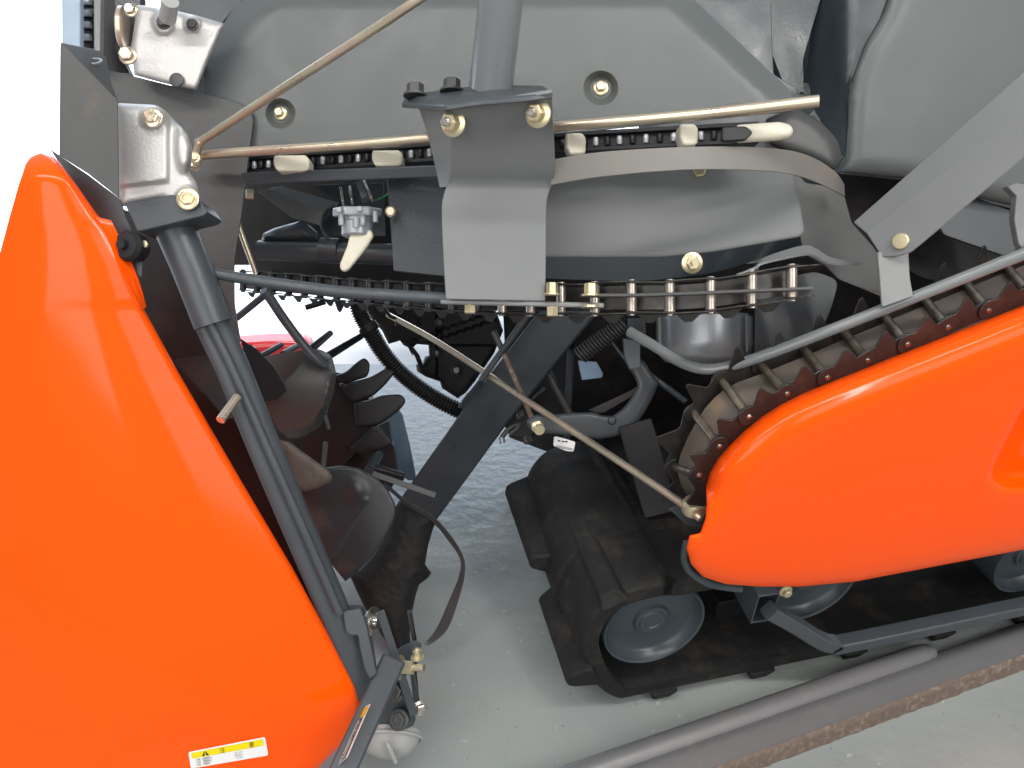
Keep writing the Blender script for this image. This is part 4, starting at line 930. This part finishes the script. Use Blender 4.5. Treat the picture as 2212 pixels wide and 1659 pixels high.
tube('bent_rod', [P(*c5([q])[0], d) for q, d in (((385, 350), 1.32), ((440, 410), 1.33), ((560, 590), 1.35), ((740, 830), 1.37), ((860, 960), 1.38), ((935, 1012), 1.39))], [.008, .0085, .0085, .008, .008, .006], 'greyd', H, 'dark grey bent rod reaching the upper disc', n=14, k=4)
tube('thin_rod', [P(*q, d) for q, d in (((512, 470), 1.34), ((520, 500), 1.34), ((538, 550), 1.35), ((553, 592), 1.36))], .0048, 'zinc', H, 'thin brownish rod behind the shield', n=12, k=4)
barpx('disc_brace', (*b1([(690, 190)])[0], 1.5), (*b1([(640, 20)])[0], 1.5), 9, .006, 'greyd', H)
barpx('disc_brace', (*b1([(640, 520)])[0], 1.5), (*b1([(660, 300)])[0], 1.5), 11, .006, 'greyd', H)
tube('support_leg', [P(*b1([(1120, 410)])[0], 1.6), P(*b1([(1040, 560)])[0], 1.55)], .011, 'slate', H, n=12)
barpx('steel_finger', (*b1([(1070, 580)])[0], 1.4), (*b1([(1625, 770)])[0], 1.42), 13, .012, 'worn', H, 'flat steel finger in front of the frame tube', bevel=.001)
tube('steel_finger', [P(*b1([(1090, 535)])[0], 1.5), P(*b1([(1350, 610)])[0], 1.5)], .0085, 'black', H, n=12)
# far divider skid, blue light painted into its steel colour
plate('far_skid', b1([(1120, 100), (1290, 0), (1330, 60), (1400, 350), (1455, 640), (1380, 640), (1290, 560), (1180, 560), (1130, 400)]), D(1.78), .02, 'blue', H, 'skid plate with painted blue light far behind the star wheel', bevel=.004)
plate('far_skid_side', b1([(1090, 160), (1210, 120), (1300, 600), (1160, 600)]), D(1.76), .02, 'slate', H)
# black divider bottom
dbm = b1([(860, 1460), (960, 1430), (1090, 1290), (1210, 1100), (1290, 880), (1340, 800), (1640, 970), (1600, 1080), (1560, 1220), (1535, 1380), (1590, 1455), (1560, 1500), (1480, 1560), (1450, 1660), (1420, 1800), (1400, 1990), (1420, 2180), (1330, 2250), (1150, 2000), (1000, 1760)])
stamped('divider_base', dbm, D(1.47, 0, .05), lambda u, v, dd: roll(dd, 40, .06) + random.uniform(-.0022, .0022), 'rubber', H, 'dirty black divider base below the lower disc', step=7, smooth=60)
# thin strap curving down to the floor
stl = [(830, 1042, 1.42), (880, 1083, 1.43), (935, 1116, 1.45), (975, 1160, 1.46), (1000, 1203, 1.46), (1003, 1240, 1.46), (990, 1295, 1.46), (965, 1360, 1.45), (925, 1395, 1.44)]
stb = [(828, 1049, 1.43), (878, 1091, 1.44), (930, 1124, 1.46), (968, 1168, 1.47), (994, 1208, 1.475), (991, 1245, 1.475), (972, 1292, 1.47), (943, 1357, 1.46), (915, 1392, 1.44)]
ribbon('thin_strap', [P(*p) for p in stl], [P(*p) for p in stb], .0015, 'worn', H, 'thin dark strap curving out over the floor')

# --- frame tube, engine block, hose and linkage in the middle
sqtube('frame_tube', [(1280, 610, 1.50), (1062, 880, 1.62), (890, 1120, 1.74)], .092, .06, 'slate', H, 'dark square frame tube slanting down to the left', bevel=.006)
tube('frame_rod', [P(1150, 668, 1.44), P(1040, 820, 1.5)], .0065, 'greyd', H, 'thin grey rod along the frame tube', n=12)
ribbon('rod_clip', [P(*q, 1.52) for q in c6([(310, 735), (250, 810), (190, 880), (150, 950)])], [P(*q, 1.54) for q in c6([(340, 755), (290, 840), (230, 900), (190, 960)])], .003, 'greyd', H)
EN = D(1.85)
enp = c5([(1250, 430), (2400, 420), (2500, 700), (2420, 900), (2250, 1150), (2170, 1250), (2100, 1300), (1960, 1210), (1940, 1150), (1820, 1110), (1740, 1060), (1730, 1000), (1790, 990), (1810, 930), (1845, 920), (1840, 830), (1740, 820), (1705, 850), (1700, 930), (1660, 850), (1620, 830), (1590, 790), (1490, 820), (1430, 700), (1300, 560)])
eng = stamped('engine_block', enp, EN, lambda u, v, dd: roll(dd, 8, .02) + (.02 if (u > 955 and v < 745) else 0) + (.012 if abs((u - 900) * .35 + (v - 740)) < 9 else 0) + (.015 if 905 < u < 945 else 0), 'dark', H, 'dark engine casting seen behind the hose', step=7, smooth=45)
for qq, r in (((1940, 630), 9), ((2180, 770), 10), ((2085, 1050), 10), ((1910, 900), 8), ((2380, 700), 8)):
    lathe('engine_boss', EN.p(*c5([qq])[0], .012), EN.n, [(0, -.01), (r * .0013, -.01), (r * .0013, .003), (r * .0009, .006), (r * .0007, .002), (0, .002)], 'slate', eng, n=20)
tube('handle_rod', [P(*c5([q])[0], 1.84) for q in ((1690, 860), (1740, 920), (1770, 1000), (1790, 1060))], .006, 'dark', H, n=10)
tube('tie_wire', [P(*c5([q])[0], 1.7) for q in ((1440, 480), (1500, 570), (1560, 600), (1560, 660))], .004, 'black', H, n=8, k=4)
hp_ = [P(u, v, d) for u, v, d in ((768, 640, 1.56), (779, 680, 1.57), (800, 716, 1.58), (826, 760, 1.6), (862, 802, 1.62), (903, 836, 1.64), (950, 866, 1.66), (1002, 892, 1.68), (1050, 912, 1.70))]
hf = resample(hp_, 34); rr = []
for i in range(len(hf)): rr.append(.0178 if (i // 2) % 2 == 0 else .0142)
bm = bmesh.new(); add_tube(bm, hf, rr, 18); link('corrugated_hose', bm, 'black', H, 'black corrugated hose crossing the bright gap', smooth=25)
tube('hose_clip', [P(793, 704, 1.58), P(803, 717, 1.58)], .0205, 'black', H, n=18)
# long control rod
rp = [(838, 680, 1.72), (949, 741, 1.62), (1149, 873, 1.42), (1300, 972, 1.30), (1463, 1081, 1.18), (1514, 1121, 1.15)]
tube('control_rod', [P(*p) for p in rp], .0062, 'zinc', H, 'long straight plated rod running diagonally to the orange cover', n=16, k=4)
lathe('rod_nut', P(1500, 1090, 1.165), UP * .8 - FW * .6, [(0, -.012), (.018, -.012), (.019, 0), (.016, .006), (.008, .009), (0, .010)], 'gold', H, 'gold domed nut at the rod end', n=24)
plate('rod_clevis', c7([(230, 1610), (330, 1560), (440, 1600), (430, 1720), (330, 1700)]), D(1.2), .004, 'slate', H)
# C-shaped plate, spring, small rods
cbp = c6([(655, 1060), (680, 1020), (730, 1000), (860, 1000), (1000, 985), (1150, 980), (1240, 1005), (1310, 1010), (1390, 950), (1460, 860), (1500, 780), (1470, 700), (1420, 640), (1480, 560), (1560, 600), (1600, 680), (1660, 760), (1620, 860), (1560, 970), (1500, 1060), (1420, 1130), (1320, 1170), (1200, 1188), (1100, 1170), (900, 1150), (740, 1140), (680, 1110)])
cb = stamped('link_arm', cbp, D(1.40), lambda u, v, dd: roll(dd, 9, .008), 'greyd', H, 'curved dark grey link arm behind the control rod', step=6, thick=.004, rnd=6, smooth=60)
lathe('arm_pin', D(1.39).p(*c6([(738, 1085)])[0]), -FW + RT * .2 - UP * .3, [(0, 0), (.011, 0), (.011, .006), (.006, .008), (.006, .014), (.0095, .016), (.0095, .022), (0, .022)], 'gold', cb, n=20)
lathe('arm_hole', D(1.385).p(*c6([(1305, 1045)])[0]), -FW, [(.006, 0), (.008, .001), (.006, .002), (.006, 0)], 'dark', cb, n=16)
def spring(name, a, b, r, wr, turns, m, parent, label=None):
    p0, p1 = P(*a), P(*b); t = (p1 - p0); x, y, z = basis(t); path = []
    for i in range(turns * 12 + 1):
        an = i * math.pi / 6; path.append(p0 + t * i / (turns * 12) + (x * math.cos(an) + y * math.sin(an)) * r)
    return tube(name, path, wr, m, parent, label, n=6)
spring('tension_spring', (1252, 768, 1.45), (1352, 695, 1.42), .0155, .0022, 17, 'worn', H, 'coil spring in the dark gap')
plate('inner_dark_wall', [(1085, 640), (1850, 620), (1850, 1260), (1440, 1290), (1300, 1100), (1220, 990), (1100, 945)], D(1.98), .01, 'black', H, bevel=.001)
plate('lit_gap_patch', c6([(1050, 590), (1190, 600), (1240, 690), (1230, 720), (1080, 740), (1060, 650)]), D(1.5), .01, 'gaplight', H, 'small blue patch standing for lit floor seen through the gap')  # painted patch of light, stands for an opening onto lit floor
for a, b, wpx, m_, d in (((800, 640), (985, 985), 17, 'worn', 1.6), ((410, 370), (500, 560), 13, 'disc', 1.48), ((490, 540), (700, 1020), 12, 'rust', 1.46), ((1290, 430), (1450, 640), 10, 'slate', 1.5), ((1530, 650), (1860, 900), 14, 'slate', 1.42), ((700, 880), (800, 800), 8, 'greyd', 1.6)):
    qa, qb = c6([a])[0], c6([b])[0]; tube('linkage_rod', [P(*qa, d), P(*qb, d)], wpx * .5 * d / FPX, m_, H, n=12)
plate('ivory_strip', c6([(1130, 965), (1420, 830), (1490, 790), (1510, 815), (1480, 850), (1250, 985), (1190, 990)]), D(1.5), .004, 'disc', H, 'pale strip behind the curved arm')
plate('rod_bracket', c6([(1390, 420), (1520, 450), (1520, 640), (1440, 660), (1400, 560)]), D(1.30), .012, 'greyd', H)
plate('cooler_box', c6([(1420, 270), (1560, 270), (1560, 500), (1420, 420)]), D(1.42), .02, 'slate', H)
lathe('roller_bolt', P(*c6([(1105, 890)])[0], 1.7), -FW, [(0, 0), (.012, 0), (.012, .01), (0, .01)], 'rust', H, n=12)
lathe('pump_gear', P(*c6([(1240, 830)])[0], 1.75), -FW + UP * .4, [(0, 0), (.022, 0), (.022, .03), (.012, .032), (0, .032)], 'worn', H, n=20)
# silver filter bowl
fb = P(1520, 700, 1.42)
lathe('filter_bowl', fb - UP * .075, UP, [(0, 0), (.045, 0), (.07, .006), (.083, .02), (.086, .04), (.086, .085), (.08, .09), (0, .09)], 'silver', H, 'silver round filter bowl below the chain', n=48)
for uu in (1424, 1612): barpx('filter_strap', (uu, 680, 1.36), (uu + 2, 762, 1.36), 7, .03, 'grey', H)
tube('filter_drain', [P(1530, 765, 1.4), P(1540, 800, 1.4)], .018, 'silver', H, n=18)
barpx('frame_plate', (*c7([(40, 1130)])[0], 1.40), (*c7([(190, 1640)])[0], 1.38), 74, .02, 'dark', H, 'dark navy frame plate left of the chain end')
# small connector parts near the frame tube
npl = plate('name_plate', rounded(c6([(868, 1165), (890, 1165), (1030, 1205), (1015, 1278), (960, 1275), (862, 1235)]), 4), D(1.40), .002, 'white', H, 'small white plate below the control rod', bevel=.0003)
bm = bmesh.new(); NP = D(1.398)
for ln in (((880, 1230), (1008, 1258)), ((876, 1240), (1006, 1266))):
    a, b = c6([ln[0]])[0], c6([ln[1]])[0]; quad(bm, [NP.p(a[0], a[1]), NP.p(b[0], b[1]), NP.p(b[0], b[1] + .9), NP.p(a[0], a[1] + .9)])
for x, y in ((895, 1190), (925, 1195), (950, 1195)):
    a = c6([(x, y)])[0]; quad(bm, [NP.p(a[0], a[1]), NP.p(a[0] + 6, a[1] + 1.4), NP.p(a[0] + 6, a[1] + 4), NP.p(a[0], a[1] + 3)])
link('plate_print', bm, 'ink', npl)
for q, r in (((595, 1000), .010), ((560, 945), .010), ((660, 1195), .009)): lathe('hose_fitting', P(*c6([q])[0], 1.62), RT * .4 - FW + UP * .2, [(0, 0), (r, 0), (r, .012), (r * .6, .014), (r * .6, .02), (0, .02)], 'worn', H, n=10)
tube('small_linkage', [P(*c6([q])[0], 1.6) for q in ((470, 1180), (520, 1110), (590, 1070), (600, 1090), (530, 1150))], .005, 'worn', H, k=4, n=8)
tube('small_linkage', [P(*c6([q])[0], 1.6) for q in ((480, 1215), (470, 1170))], .006, 'silver', H, n=8)
plate('valve_block', rounded(c6([(470, 1060), (560, 900), (700, 900), (720, 1130), (700, 1190), (560, 1170)]), 6), D(1.72), .03, 'black', H, bevel=.003)

# ------------------------------------------------------------------ red machine in the bright yard
rc = F(540, 800)
rm = thing('red_machine', Vector((rc.x, 2.1, 0)), 'bright red machine hood half hidden behind the black tines in the gap', 'machine')
RP = Pl(Vector((rc.x, 1.95, 0)), Vector((0, -1, 0)))
bm = bmesh.new(); hd = [RP.p(u, v) for u, v in ((440, 752), (520, 745), (580, 741), (652, 741), (668, 752), (668, 850), (440, 850))]
add_prism(bm, hd, Vector((0, .07, 0))); link('hood', bm, 'red', rm, bevel=.02)
